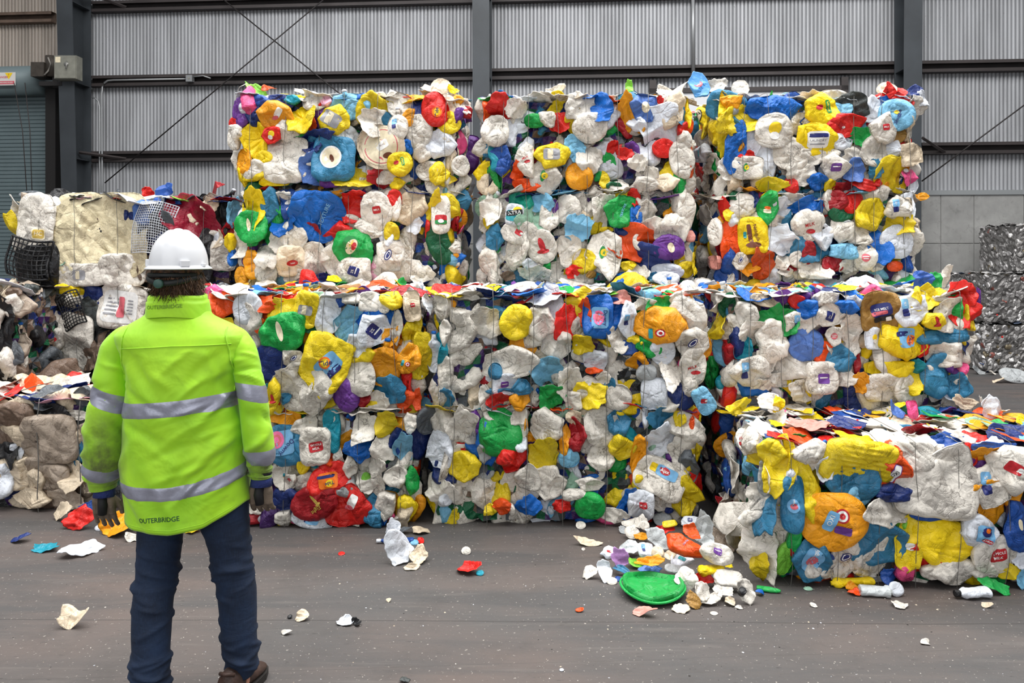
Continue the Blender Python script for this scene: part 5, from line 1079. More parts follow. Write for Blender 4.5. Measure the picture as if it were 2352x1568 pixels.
# sleeves
def make_sleeve(cs, seed, bands):
    ctr = [pp(x, y, d)-PO for x, y, r, d in cs]; rad = [r/F*PD for x, y, r, d in cs]
    R = random.Random(seed); K = 96; M_ = 44
    tt = np.linspace(0, len(cs)-1, K+1)
    C = np.array([[np.interp(t, range(len(cs)), [c[i] for c in ctr]) for i in range(3)] for t in tt])
    for _ in range(6): C[1:-1] = (C[:-2]+C[1:-1]*2+C[2:])/4
    RR = np.interp(tt, range(len(cs)), rad)
    for _ in range(6): RR[1:-1] = (RR[:-2]+RR[1:-1]*2+RR[2:])/4
    fold = [(R.uniform(.15, .92), R.uniform(0, 6.28), R.uniform(-.5, .5), R.uniform(.006, .015)*R.choice((1, -1)), R.uniform(.009, .02), R.uniform(.5, 1.3)) for _ in range(26)]
    def pt(ti, phi, off=0):
        # ti 0..1, phi around
        f = ti*K; i = min(K-1, int(f)); a = f-i; c = Vector(C[i]*(1-a)+C[i+1]*a); r = RR[i]*(1-a)+RR[i+1]*a
        T = Vector(C[min(K, i+2)]-C[max(0, i-1)]).normalized(); u = Vector((0, 1, 0)).cross(T).normalized(); v = T.cross(u)
        d = off
        for t0, p0, sl, am, wd, ln in fold:
            dp = (phi-p0+math.pi) % (2*math.pi)-math.pi
            d += am*math.exp(-((ti-t0-sl*.12*dp)/wd)**2)*math.exp(-(dp/ln)**2)
        return c+u*((r+d)*math.cos(phi))+v*((r*1.08+d)*math.sin(phi))
    vs = [tuple(pt(i/K, 2*math.pi*k/M_)) for i in range(K+1) for k in range(M_)]
    fs = [(i*M_+k, i*M_+(k+1) % M_, (i+1)*M_+(k+1) % M_, (i+1)*M_+k) for i in range(K) for k in range(M_)]
    e = K*M_; b = len(vs); vs += [tuple(pt(1, 2*math.pi*k/M_, -.006)+Vector((0, 0, .002))) for k in range(M_)]+[tuple(pt(.95, 2*math.pi*k/M_, -.012)) for k in range(M_)]
    fs += [(e+k, e+(k+1) % M_, b+(k+1) % M_, b+k) for k in range(M_)]+[(b+k, b+(k+1) % M_, b+M_+(k+1) % M_, b+M_+k) for k in range(M_)]
    sl = mesh_obj('sleeve', vs, fs, lime, jacket)
    for tc_, hw, slant in bands:
        vs = []; J = 6
        for j in range(J+1):
            for k in range(M_):
                ph = 2*math.pi*k/M_; vs.append(tuple(pt(tc_+slant*math.cos(ph)+hw*(2*j/J-1), ph, .0022 if 0 < j < J else 0)))
        fs = [(j*M_+k, j*M_+(k+1) % M_, (j+1)*M_+(k+1) % M_, (j+1)*M_+k) for j in range(J) for k in range(M_)]
        mesh_obj('reflective_stripe', vs, fs, refl, sl)
    return sl, pt
csL = [(318, 768, 22, 3.2), (292, 778, 34, 3.2), (270, 805, 38, 3.2), (262, 835, 36, 3.19), (257, 870, 41, 3.18), (251, 930, 45, 3.17), (245, 1000, 46, 3.17), (241, 1060, 43, 3.18), (237, 1095, 37, 3.2), (236, 1110, 30, 3.2), (237, 1122, 28, 3.2)]
csR = [(515, 768, 22, 3.2), (538, 778, 32, 3.2), (556, 805, 33, 3.2), (564, 835, 32, 3.19), (573, 870, 31, 3.18), (583, 930, 32, 3.17), (592, 1000, 34, 3.17), (598, 1045, 33, 3.18), (599, 1072, 28, 3.2), (600, 1086, 24, 3.2), (600, 1096, 23, 3.2)]
# fraction along the sleeve of a photo height
def tfrac(cs, y): 
    ys = [c[1] for c in cs]; return float(np.interp(y, ys, np.linspace(0, 1, len(cs))))
slL, ptL = make_sleeve(csL, 3, [(tfrac(csL, 912), .030, -.022), (tfrac(csL, 1074), .034, .0)])
slR, ptR = make_sleeve(csR, 5, [(tfrac(csR, 898), .032, -.02), (tfrac(csR, 1042), .038, -.012)])
mb = MB()
for k, (dy, w_) in enumerate(((0, .05), (.012, .035))):
    t0 = tfrac(csL, 850)+dy*.6
    for q in range(5):
        ph = math.pi+.55-q*.05; p0 = ptL(t0, ph, .002); p1 = ptL(t0, ph-.04, .002); mb.tube([p0, p1], .0022, 4)
mb.build('sleeve_print', simple_mat('black_print', hsrgb(20, 24, 20), .5), slL)
# ---- jeans
denim, nt, N, L, bs = nodes_mat('denim'); bs.inputs['Roughness'].default_value = .85
tc = N.new('ShaderNodeTexCoord')
c0 = rampn(noise(7, 6), [(.35, hsrgb(8, 24, 46)), (.7, hsrgb(18, 40, 70))])
mpd = N.new('ShaderNodeMapping'); mpd.inputs['Scale'].default_value = (300, 300, 40); L.new(tc.outputs['Object'], mpd.inputs[0])
c1 = mixc(rampn(noise(1, 2, mpd.outputs[0]), [(.45, g(0)), (.8, g(.3))]), c0, hsrgb(38, 62, 94)); L.new(c1, bs.inputs['Base Color'])
bpa = N.new('ShaderNodeBump'); bpa.inputs['Strength'].default_value = .5; bpa.inputs['Distance'].default_value = .01
mpe = N.new('ShaderNodeMapping'); mpe.inputs['Scale'].default_value = (8, 8, 22); L.new(tc.outputs['Object'], mpe.inputs[0]); L.new(noise(1, 4, mpe.outputs[0], .5, .8), bpa.inputs['Height']); L.new(bpa.outputs[0], bs.inputs['Normal'])
def leg(cs, seed):
    R = random.Random(seed); K = 120; M_ = 48; n = len(cs); tt = np.linspace(0, n-1, K+1)
    W = [pp(x, y, d)-PO for x, y, r, d in cs]
    C = np.array([[np.interp(t, range(n), [c[i] for c in W]) for i in range(3)] for t in tt]); RR = np.interp(tt, range(n), [r/F*d for x, y, r, d in cs])
    for _ in range(5): C[1:-1] = (C[:-2]+2*C[1:-1]+C[2:])/4; RR[1:-1] = (RR[:-2]+2*RR[1:-1]+RR[2:])/4
    zk, za = .52, .12
    fold = [(R.choice((R.gauss(zk, .07), R.gauss(za+.05, .06), R.uniform(.1, .95))), R.uniform(0, 6.28), R.uniform(-.035, .035), R.uniform(.005, .011), R.uniform(.006, .012), R.uniform(.5, 1.5)) for _ in range(46)]
    vs = []
    for i in range(K+1):
        for k in range(M_):
            ph = 2*math.pi*k/M_; z = C[i][2]; d = 0
            for z0, p0, sl_, am, wd, ln in fold:
                dp = (ph-p0+math.pi) % (2*math.pi)-math.pi
                if abs(z-z0) < .12: d += am*math.exp(-((z-z0-sl_*dp)/wd)**2)*math.exp(-(dp/ln)**2)
            vs.append((C[i][0]+(RR[i]+d)*math.cos(ph), C[i][1]+(RR[i]*1.08+d)*math.sin(ph), z+.004*math.sin(2*ph+9*z)))
    fs = [(i*M_+k, (i+1)*M_+k, (i+1)*M_+(k+1) % M_, i*M_+(k+1) % M_) for i in range(K) for k in range(M_)]
    b = len(vs); e = K*M_
    vs += [(C[K][0]+(RR[K]-.008)*math.cos(2*math.pi*k/M_), C[K][1]+(RR[K]*1.08-.008)*math.sin(2*math.pi*k/M_), C[K][2]+.06) for k in range(M_)]
    fs += [(e+k, b+k, b+(k+1) % M_, e+(k+1) % M_) for k in range(M_)]
    return vs, fs
mbj = MB()
mbj.add(*leg([(385, 1090, 60, 3.2), (372, 1150, 56, 3.19), (370, 1200, 50, 3.18), (366, 1260, 47.5, 3.16), (360, 1320, 44.5, 3.14), (351, 1380, 43.5, 3.11), (348, 1440, 42.5, 3.09), (347, 1500, 40, 3.07), (345, 1535, 42, 3.06), (344, 1575, 40, 3.06), (345, 1606, 40, 3.06)], 4))
mbj.add(*leg([(500, 1090, 60, 3.2), (512, 1150, 57, 3.2), (517, 1200, 52, 3.2), (528, 1260, 45, 3.2), (539, 1320, 42.5, 3.2), (544, 1350, 43, 3.2), (547, 1400, 41, 3.2), (549, 1450, 38.5, 3.19), (554, 1500, 36, 3.19), (555, 1522, 35, 3.19), (552, 1546, 31, 3.19)], 8))
vs = []; M_ = 48
for y, cx_, hw in ((1060, 440, 112), (1100, 440, 118), (1140, 442, 124), (1168, 443, 122)):
    c = pp(cx_, y)-PO
    for k in range(M_): a = 2*math.pi*k/M_; vs.append((c.x+hw/F*PD*math.cos(a), .125*math.sin(a), c.z))
mbj.add(vs, [(i*M_+k, (i+1)*M_+k, (i+1)*M_+(k+1) % M_, i*M_+(k+1) % M_) for i in range(3) for k in range(M_)])
jeans = mbj.build('jeans', denim, person, True)
# ---- boots
bootm = simple_mat('brown_leather', hsrgb(66, 46, 38), .55, 0, .3, 12, .4, 50); solem = simple_mat('boot_sole', hsrgb(34, 30, 28), .8)
def boot(cx_, cy_, rz_):
    M = Matrix.Translation((cx_, cy_, 0)) @ Matrix.Rotation(rz_, 4, 'Z'); secs = []
    for y, hw, h in ((-.105, .03, .075), (-.10, .040, .15), (-.06, .045, .155), (0, .043, .15), (.04, .044, .115), (.08, .049, .085), (.13, .053, .07), (.17, .048, .062), (.20, .03, .045)):
        secs.append([M @ Vector((hw*math.cos(a)*(1.0), y, .02+max(0, (.5+.5*math.sin(a)))*(h-.02))) for a in np.arange(20)*2*math.pi/20])
    mb = MB(); vs = [v for q in secs for v in q]; n = 20
    fs = [(i*n+k, i*n+(k+1) % n, (i+1)*n+(k+1) % n, (i+1)*n+k) for i in range(len(secs)-1) for k in range(n)]+[tuple(range(n))[::-1], tuple((len(secs)-1)*n+k for k in range(n))]
    mb.add(vs, fs); o = mb.build('boot', bootm, person, True)
    mb = MB(); out = [(-.112, .036), (-.09, .044), (0, .045), (.08, .054), (.14, .058), (.19, .044), (.208, .02)]
    ring = [(-w, y) for y, w in out]+[(w, y) for y, w in out[::-1]]; n = len(ring)
    vs = [M @ Vector((x, y, 0)) for x, y in ring]+[M @ Vector((x, y, .03)) for x, y in ring]
    mb.add(vs, [tuple(range(n))[::-1], tuple(range(n, 2*n))]+[(k, (k+1) % n, n+(k+1) % n, n+k) for k in range(n)]); mb.build('sole', solem, o)
    mb = MB(); mb.tube([M @ Vector((-.03, -.09, .14)), M @ Vector((0, -.112, .15)), M @ Vector((.03, -.09, .14))], .008, 8); mb.build('boot_cuff', bootm, o, True)
bl = pp(345, 1600, 3.06)-PO; br = pp(547, 1560, 3.19)-PO
boot(bl.x, bl.y, .22); boot(br.x, br.y, -.12)
# ---- gloves
gtan = simple_mat('glove_leather', hsrgb(112, 98, 84), .8, 0, .4, 25, .4, 60); gblk = simple_mat('glove_black', hsrgb(20, 19, 22), .7); gnavy = simple_mat('glove_knit', hsrgb(38, 52, 112), .85, 0, .2, 30, .4, 90)
def glove(wr, sc, curl, thumb, palm_tilt):
    """wrist at wr, hand hanging down; thumb = +1 or -1 side in x"""
    mb = MB(); W = Vector(wr)
    def q(x, y, z): return W+Vector((x*thumb, y, z))*sc
    # palm as a flattened block of tubes
    for x in (-.03, -.01, .01, .03): mb.tube([q(x*.7, 0, .0), q(x, -.004, -.04), q(x*1.08, .0, -.092)], [.017*sc, .019*sc, .0145*sc], 10)
    L_ = {-.034: .062, -.0115: .078, .0115: .084, .034: .074}
    for x, ln in L_.items():
        a = curl; p = q(x*1.06, 0, -.085); pts = [p]; ang = .12
        for f in (.42, .32, .26): ang += a*f*2.2; p = p+Vector((.1*x*thumb*ln*8, math.sin(ang)*ln*f, -math.cos(ang)*ln*f))*sc; pts.append(p)
        mb.tube(pts, [.0115*sc, .0108*sc, .010*sc, .0078*sc], 10)
    mb.tube([q(.028, .0, -.022), q(.05, .012, -.045), q(.06, .022, -.075), q(.06, .03, -.1)], [.015*sc, .0135*sc, .0115*sc, .009*sc], 10)
    o = skin_like('glove', gtan, mb, person, .0032, smooth=3)
    mb = MB(); mb.tube([q(0, 0, .035), q(0, 0, .005), q(0, -.002, -.02)], [.040*sc, .041*sc, .044*sc], 18); mb.build('glove_cuff', gnavy, o, True)
    mb = MB(); mb.tube([q(-.0, -.017, -.012), q(.004, -.021, -.05), q(.0, -.018, -.09)], [.018*sc, .02*sc, .017*sc], 12); mb.build('knuckle_pad', gblk, o, True)
    mb = MB(); mb.tube([q(0, 0, .04), q(0, 0, .03)], [.042*sc, .043*sc], 18); mb.build('cuff_binding', gblk, o, True)
    return o
glove(pp(240, 1128, 3.2)-PO, .98, .25, 1, 0)
glove(pp(600, 1104, 3.2)-PO, 1.0, .5, -1, 0)
# ---- hard hat
hat_m = simple_mat('hard_hat_shell', hsrgb(226, 228, 232), .22, 0, .03, 5, 0, 10, .6)
hz0 = (pp(411, 612)-PO); hw_, hd_, hh_ = .110, .132, .150
vs = []; M_ = 64; K = 26
def dome(r, a):
    x = r*hw_*math.cos(a); y = r*hd_*math.sin(a); z = hh_*max(0, 1-r**2.35)**.5
    for rx, am in ((-.030, .0045), (0.0, .0065), (.030, .0045)):
        if z > .02: z += am*math.exp(-((x-rx)/.008)**2)*min(1, (z-.02)/.04)*(1 if abs(y) < hd_*.85 else 0)
    return Vector((hz0.x+x, hz0.y+y, hz0.z+z))
for i in range(1, K+1):
    r = math.sin(i/K*math.pi/2)
    for k in range(M_): vs.append(dome(r, 2*math.pi*k/M_))
top = len(vs); vs.append(dome(0, 0))
fs = [(i*M_+k, (i+1)*M_+k, (i+1)*M_+(k+1) % M_, i*M_+(k+1) % M_) for i in range(K-1) for k in range(M_)]+[(top, k, (k+1) % M_) for k in range(M_)]
hat = mesh_obj('hard_hat', vs, fs, hat_m, person)
vs = []
for sc_, dz in ((.985, .006), (1.03, .002), (1.13, -.006), (1.135, -.009), (1.12, -.011), (.95, -.004)):
    for k in range(M_):
        a = 2*math.pi*k/M_; e = 1+.16*max(0, math.sin(a))**3 if sc_ > 1.05 else 1
        vs.append((hz0.x+hw_*sc_*math.cos(a), hz0.y+hd_*(sc_ if sc_ < 1.05 else sc_*1.0)*e*math.sin(a), hz0.z+dz))
fs = [(i*M_+k, (i+1)*M_+k, (i+1)*M_+(k+1) % M_, i*M_+(k+1) % M_) for i in range(5) for k in range(M_)]
mesh_obj('brim', vs, fs, hat_m, hat)
def slot(a, w_, h_, m=None, name='accessory_slot'):
    c = Vector((hz0.x+hw_*1.02*math.cos(a), hz0.y+hd_*1.02*math.sin(a), hz0.z+h_/2)); n = Vector((math.cos(a)/hw_, math.sin(a)/hd_, 0)).normalized()
    Mx = Matrix.Translation(c) @ n.to_track_quat('X', 'Z').to_matrix().to_4x4()
    mb = MB(); mb.box(-.012, .008, -w_/2, w_/2, -h_/2, h_/2, M=Mx); o = mb.build(name, m or hat_m, hat)
    bv = o.modifiers.new('round', 'BEVEL'); bv.width = .003; bv.segments = 2; return o
slot(-math.radians(52), .036, .026); slot(-math.radians(160), .03, .03); slot(-math.radians(12), .02, .014); slot(-math.radians(20)+math.pi, .014, .016, simple_mat('slot_insert', hsrgb(60, 110, 96), .5), 'slot_plug')
dk = simple_mat('suspension_black', hsrgb(22, 26, 26), .6)
mb = MB(); bc = pp(405, 642)-PO
mb.tube([(bc.x+.098*math.cos(a), .112*math.sin(a), bc.z+.012*math.cos(2*a)) for a in np.linspace(math.pi*1.02, math.pi*1.98, 24)], .013, 8); mb.tube([(bc.x+.098*math.cos(a), .112*math.sin(a), bc.z+.02) for a in np.linspace(math.pi*1.1, math.pi*1.9, 20)], .010, 8); mb.build('ratchet_band', dk, hat, True)
kb = pp(397, 649)-PO; mb = MB(); mb.tube([(kb.x, -.118, kb.z), (kb.x, -.136, kb.z), (kb.x, -.138, kb.z)], [.018, .018, .015], 24); mb.build('ratchet_knob', simple_mat('knob_green', hsrgb(50, 84, 76), .5), hat, True)
# ---- hair
hairm, nt, N, L, bs = nodes_mat('brown_hair'); bs.inputs['Roughness'].default_value = .55; tc = N.new('ShaderNodeTexCoord')
mph = N.new('ShaderNodeMapping'); mph.inputs['Scale'].default_value = (60, 60, 6); L.new(tc.outputs['Object'], mph.inputs[0])
L.new(rampn(noise(1.2, 4, mph.outputs[0]), [(.35, hsrgb(44, 28, 18)), (.68, hsrgb(112, 76, 46))]), bs.inputs['Base Color'])
R = random.Random(5); mb = MB(); ctr = pp(408, 640)-PO
vs = []; n1, n2 = 40, 60
for i in range(n1+1):
    z = ctr.z+.05-.125*i/n1
    for k in range(n2):
        a = 2*math.pi*k/n2; taper = 1-.22*(i/n1)**2.2; wv = .0035*math.sin(9*a+14*z*9)+.003*math.sin(23*a)
        rx, ry = .096*taper+wv, .108*taper+wv
        front = math.sin(a) > .25
        if front: ry *= .55; rx *= .96
        vs.append((ctr.x+rx*math.cos(a), ry*math.sin(a), z))
mb.add(vs, [(i*n2+k, (i+1)*n2+k, (i+1)*n2+(k+1) % n2, i*n2+(k+1) % n2) for i in range(n1) for k in range(n2)])
for _ in range(900):
    a = R.uniform(math.pi*.9, math.pi*2.1); t = R.uniform(0, 1); z = ctr.z+.03-.10*t; tp = 1-.22*t**2.2
    p = Vector((ctr.x+.096*tp*math.cos(a), .108*tp*math.sin(a), z)); out = Vector((math.cos(a), math.sin(a), 0)); tg = Vector((-math.sin(a), math.cos(a), 0))
    ln = R.uniform(.02, .045); sw = R.uniform(-.5, .5); ou = R.uniform(.05, .45)
    mb.tube([p, p+out*ln*ou*.6+tg*ln*sw*.4+Vector((0, 0, -ln*.5)), p+out*ln*ou*1.3+tg*ln*sw+Vector((0, 0, -ln*.95))], [.0016, .0012, .0003], 3, cap=False)
for _ in range(60):
    a = math.pi*2-R.uniform(-.15, .5); z = ctr.z-R.uniform(.0, .05)
    p = Vector((ctr.x+.092*math.cos(a), .104*math.sin(a), z)); mb.tube([p, p+Vector((R.uniform(.008, .02), 0, R.uniform(-.02, 0))), p+Vector((R.uniform(.014, .03), 0, R.uniform(-.04, -.01)))], [.0016, .0011, .0003], 3, cap=False)
mb.build('hair', hairm, person, True)
# ------------------------------------------------------------------ loose pieces
def flat_piece(name, label, cat, px, py, w, h, code, typ='f', ang=0, tilt=28, z0=0, dec=None, group=None, thick=None, cap=None, side=0, back=None):
    """a crushed piece lying on a surface at height z0, its middle seen at (px, py); w, h in photo pixels"""
    al = math.radians(tilt); zc = z0+.03
    if back is None: back = max(.002, min(.012, .0012*min(w, h)/8))
    for _ in range(3):
        d = (CAMH-zc)*F/(py-HZ) if py > HZ+30 else 6.3
        dep = math.atan2(py-HZ, F); Hh = h/F*d/max(.35, math.sin(dep+al)); W = w/F*d
        zc = z0+Hh/2*math.sin(al)*.9+back*math.cos(al)+.002
    c = Vector(((px-CX)/F*d, d, zc)); n = Vector((math.sin(math.radians(side)), -math.sin(al), math.cos(al)))
    M = frame(c, n, (0, 1, .3), ang)
    _seed[0] += 1
    if thick is None: thick = min(.03, .14*min(W, Hh)) if typ in 'oe' or dec else min(.018, .09*min(W, Hh)) if min(W, Hh) > .02 else .1*min(W, Hh)
    pc = Piece(W, Hh, typ, _seed[0], thick); k_ = min(1, min(W, Hh)/.08)
    if k_ < 1: pc.pa = [(a, b, c*1.2, d*1.2, e) for a, b, c, d, e in pc.pa]; pc.folds = [f[:4]+(f[4]*k_, f[5]*k_+.0005, f[6]) for f in pc.folds]; pc.bend = (pc.bend[0], pc.bend[1]*k_)
    else: pc.pa = [(a, b, c*1.9, d*1.9, e) for a, b, c, d, e in pc.pa]; pc.pb = [(a, b, c*1.9, d*1.9, e) for a, b, c, d, e in pc.pb]
    open_ = typ in 'fp' and not dec
    vs, fs = pc.sheet(1.0 if min(W, Hh) > .03 else .8, 1.5) if open_ else pc.mesh(back=back)
    lo = min((M @ Vector(v)).z for v in vs[::3]); M = Matrix.Translation((0, 0, z0+.001-lo if z0 == 0 or lo < z0 else 0)) @ M
    o = mesh_obj(name, vs, fs, plastic(code), None, matrix=M); tag(o, label, cat, group)
    if dec and dec in DEC:
        lv, lf, lm, mats = label_mesh(pc, DEC[dec]); mesh_obj('printed_label', lv, lf, mats, o, lm)
    if cap:
        y0 = Hh/2*.9; cr = max(.014, min(.02, W*.12)); mb = MB(); mb.tube([(0, y0-.02, .008), (0, y0+.014, .01)], [cr*1.1, cr*.85], 12); mb.build('bottle_neck', plastic(code), o, True)
        mb = MB(); mb.tube([(0, y0+.01, .01), (0, y0+.03, .01)], [cr, cr], 14); mb.build('bottle_cap', plastic(cap), o, True)
    return o
def bottle(name, label, px0, py0, px1, py1, rpx, code, cap=None, z0=0, neck=.3, squash=.7, group=None, capm=None, cat='bottle', rise=0., open_end=False):
    """a dented bottle lying from its base (px0, py0) to its mouth (px1, py1)"""
    a = floor_pt(px0, py0, z0+.03); b = floor_pt(px1, py1, z0+.03); r = rpx/F*a.y; a.z = b.z = z0+r*squash; b.z += rise
    ax = (b-a); Ln = ax.length; ax.normalize(); up = Vector((0, 0, 1)); s_ = ax.cross(up).normalized(); up = s_.cross(ax)
    R = random.Random(int(px0*7+py0)); K = 26; M_ = 24; vs = []
    prof = lambda t: 1.0 if t < 1-neck else (1-.62*((t-(1-neck))/neck)**1.3*1.0 if t < .93 else .38)
    dent = [(R.uniform(.1, .8), R.uniform(0, 6.28), R.uniform(.1, .32), R.uniform(.08, .2)) for _ in range(7)]
    for i in range(K+1):
        t = i/K; rr = r*prof(t)*(1 if 0 < i else .82)
        for k in range(M_):
            p = 2*math.pi*k/M_; q = 1.0
            for t0, p0, am, wd in dent:
                dp = (p-p0+math.pi) % (2*math.pi)-math.pi; q -= am*math.exp(-((t-t0)/wd)**2)*math.exp(-(dp/.7)**2)
            c = a+ax*(Ln*t); vs.append(c+s_*(rr*q*math.cos(p)*1.1)+up*(rr*q*math.sin(p)*squash*(1 if t < .8 else 1/squash*.9)))
    fs = [(i*M_+k, i*M_+(k+1) % M_, (i+1)*M_+(k+1) % M_, (i+1)*M_+k) for i in range(K) for k in range(M_)]
    if not open_end: fs.append(tuple(range(M_))[::-1])
    fs.append(tuple(K*M_+k for k in range(M_)))
    me = [tuple(v-a) for v in vs]; o = mesh_obj(name, me, fs, plastic(code)); o.location = a; tag(o, label, cat, group)
    if cap:
        mb = MB(); p0 = b-a; mb.tube([p0-ax*.004, p0+ax*.004, p0+ax*.024, p0+ax*.026], [r*.4, r*.47, r*.46, r*.36], 16); mb.build('bottle_cap', plastic(cap), o, True)
    return o
N_ = lambda x, y: (1300+x*.2126, 1150+y*.2126)
def pile(label, x, y, w, h, code, typ='f', ang=0, tilt=30, z0=0, cat='scrap', name='crushed_bottle', **k):
    px, py = N_(x, y); return flat_piece(name, label, cat, px, py, w*.2126, h*.2126, code, typ, ang, tilt, z0, **k)
G1 = 'loose crushed plastic heaped beside the corner bale'
pile('grey translucent jug at the back of the heap, against the middle bale', 1040, 200, 200, 140, 'f', 'o', 10, 45, .0, group=G1, cat='jug')
pile('white flat crushed bottle at the back left of the heap', 740, 245, 280, 110, 'w', 'f', 0, 30, .03, group=G1, cat='bottle')
pile('small round white cup bottom at the back left of the heap', 850, 265, 110, 100, 'w', 'o', 0, 50, .06, name='crushed_tub', cat='tub', group=G1)
pile('silver grey foil topped bottle at the far left back of the heap', 620, 315, 110, 80, 's', 'f', 0, 35, .0, cat='bottle', group=G1)
pile('white crushed bottle behind the amber strip of the heap', 715, 345, 160, 130, 'w', 'o', 30, 30, .01, cat='bottle', group=G1)
pile('amber plastic strip at the left back of the heap', 815, 385, 180, 80, 'o', 'f', 20, 25, .02, name='plastic_strip', group=G1)
pile('dull yellow tub on the back of the heap', 1120, 250, 160, 70, 'y', 'e', 10, 40, .12, name='crushed_tub', cat='tub', group=G1)
pile('red crushed bottle lying across the back of the heap', 1040, 335, 280, 90, 'r', 'f', 8, 35, .07, cat='bottle', group=G1)
pile('white and navy printed film at the back right of the heap', 1330, 220, 230, 110, 'W', 'f', 10, 40, .06, name='crumpled_film', dec='bluebox', group=G1)
pile('clear wrinkled bag at the back right of the heap', 1490, 330, 230, 300, 'f', 'f', 10, 50, .08, name='crumpled_bag', cat='bag', group=G1)
pile('dull orange crumpled jug half under the clear bag', 1360, 330, 210, 190, 'E', 'f', -20, 45, .13, cat='jug', group=G1)
pile('grey brown dusty film right of the clear bag', 1720, 380, 260, 340, 'z', 'f', 10, 60, .0, name='crumpled_film', group=G1)
pile('bright orange red crumpled jug in the middle of the heap', 1265, 495, 400, 210, 'O', 'f', -18, 40, .13, dec='wtext', cat='jug', group=G1)
pile('clear bag lying left of the bright orange red jug', 990, 470, 320, 150, 'f', 'f', 5, 35, .02, name='crumpled_bag', cat='bag', group=G1)
pile('white crushed bowl with purple stains leaning toward the corner bale', 1630, 575, 370, 220, 'w', 'o', -18, 42, .12, name='crushed_bowl', cat='bowl', dec='purst', group=G1)
pile('white bottle with a blue stripe left of the bright orange red jug', 860, 530, 170, 150, 'W', 'e', 0, 40, .05, dec='bluesq', cat='bottle', group=G1)
pile('cream round tub bottom in the middle of the heap', 990, 560, 140, 140, 'c', 'o', 0, 50, .08, name='crushed_tub', cat='tub', group=G1)
pile('pale cream crumpled film right of the cream round tub', 1120, 590, 170, 100, 'c', 'f', 0, 35, .07, name='crumpled_film', group=G1)
pile('grey film pouch at the upper left of the heap', 700, 500, 240, 150, 'f', 'f', 15, 32, .02, name='crumpled_film', group=G1)
pile('white pouch with red tip at the left of the heap', 470, 560, 200, 120, 'W', 'f', 25, 30, .0, name='crumpled_pouch', cat='pouch', dec='can', group=G1)
pile('lilac crumpled bottle at the left of the heap', 580, 625, 210, 200, 'd', 'f', -10, 48, .02, cat='bottle', group=G1).data.materials[0] = simple_mat('lilac_plastic', hsrgb(164, 122, 176), .45, 0, .15, 20, .5, 40)
pile('green scrap under the yellow orange sheet', 740, 670, 200, 120, 'h', 'p', 10, 20, .0, name='plastic_scrap', group=G1)
pile('flat yellow orange sheet on the heap', 905, 660, 370, 120, 'o', 'p', -6, 30, .08, name='plastic_sheet', cat='sheet', thick=.008, group=G1)
pile('blue crumpled bottle below the yellow orange sheet', 910, 745, 220, 120, 'i', 'f', 5, 40, .02, cat='bottle', group=G1)
pile('teal and white printed film in the middle of the heap', 1250, 650, 290, 150, 'W', 'f', 0, 40, .04, name='crumpled_film', dec='tealp', group=G1)
pile('grey shallow tray edge below the teal film', 1200, 740, 260, 90, 's', 'e', -10, 30, .04, name='crushed_tray', cat='tray', group=G1)
bottle('crushed_bottle', 'short yellow bottle with open mouth on the right of the heap', *N_(1680, 705), *N_(1440, 750), 14, 'Y', z0=.07, group=G1, neck=.1, open_end=True)
pile('second dull yellow scrap behind the short yellow bottle', 1760, 700, 120, 90, 'y', 'f', 0, 30, .03, name='plastic_scrap', group=G1)
pile('pale bluish crushed bottle standing at the left edge of the heap', 420, 740, 150, 260, 'W', 'f', 8, 62, .0, cat='bottle', group=G1)
pile('torn white film at the far left edge of the heap', 265, 800, 180, 100, 'w', 'p', 20, 18, .0, name='torn_film', cat='film', group=G1)
pile('teal and white strip between the lilac bottle and the green lid', 620, 770, 230, 70, 'u', 'p', -10, 25, .0, name='plastic_strip', group=G1)
pile('white neck of a bottle at the left front of the heap', 495, 860, 120, 80, 'w', 'o', 0, 30, .0, cat='bottle', group=G1)
pile('small dark blue cap at the left front of the heap', 562, 838, 70, 55, 'v', 'o', 0, 25, .0, name='loose_cap', cat='cap', group=G1)
pile('white film folded behind the green lid', 830, 830, 180, 110, 'w', 'f', 20, 30, .0, name='crumpled_film', group=G1)
pile('red crumpled scrap right of the green lid', 1470, 845, 270, 100, 'r', 'f', -12, 35, .03, name='plastic_scrap', group=G1)
pile('white crushed jug just right of the green lid', 1290, 890, 240, 240, 'w', 'f', -25, 50, .01, cat='jug', group=G1)
pile('large white crushed jug at the right front of the heap', 1750, 840, 310, 170, 'w', 'e', -8, 38, .03, cat='jug', group=G1)
pile('white angular crushed jug in the front of the heap', 1480, 985, 200, 210, 'w', 'p', 20, 50, .01, cat='jug', group=G1)
pile('white crumpled bottle between the angular jug and the black capped jug top', 1690, 970, 230, 160, 'w', 'f', -15, 40, .01, cat='bottle', group=G1)
pile('long flat white sheet at the front of the heap', 1560, 1090, 260, 90, 'w', 'p', 8, 18, .0, name='plastic_sheet', cat='sheet', group=G1)
pile('pale curved scrap right of the long flat sheet', 1770, 1085, 130, 100, 'c', 'f', -30, 25, .0, name='plastic_scrap', group=G1)
bottle('crushed_bottle', 'green bottle with bare neck lying at the foot of the corner bale', *N_(2060, 905), *N_(2320, 940), 8, 'g', z0=0, neck=.4)
pile('blue scrap below the green bottle', 2095, 995, 100, 60, 'b', 'f', 0, 20, .0, name='plastic_scrap')
jt = pile('white jug top with a black cap at the right front of the heap', 1950, 1000, 240, 230, 'w', 'f', 35, 50, .0, name='jug_top', cat='jug', group=G1)
mb = MB(); mb.tube([(-.03, .01, .01), (-.03, .01, .045), (-.03, .01, .047)], [.02, .019, .016], 18); mb.build('bottle_cap', plastic('n'), jt, True)
pile('dirty olive cream wrapper at the front of the heap', 1385, 1085, 150, 160, 'a', 'f', 20, 35, .0, name='torn_wrapper', cat='wrapper', group=G1)
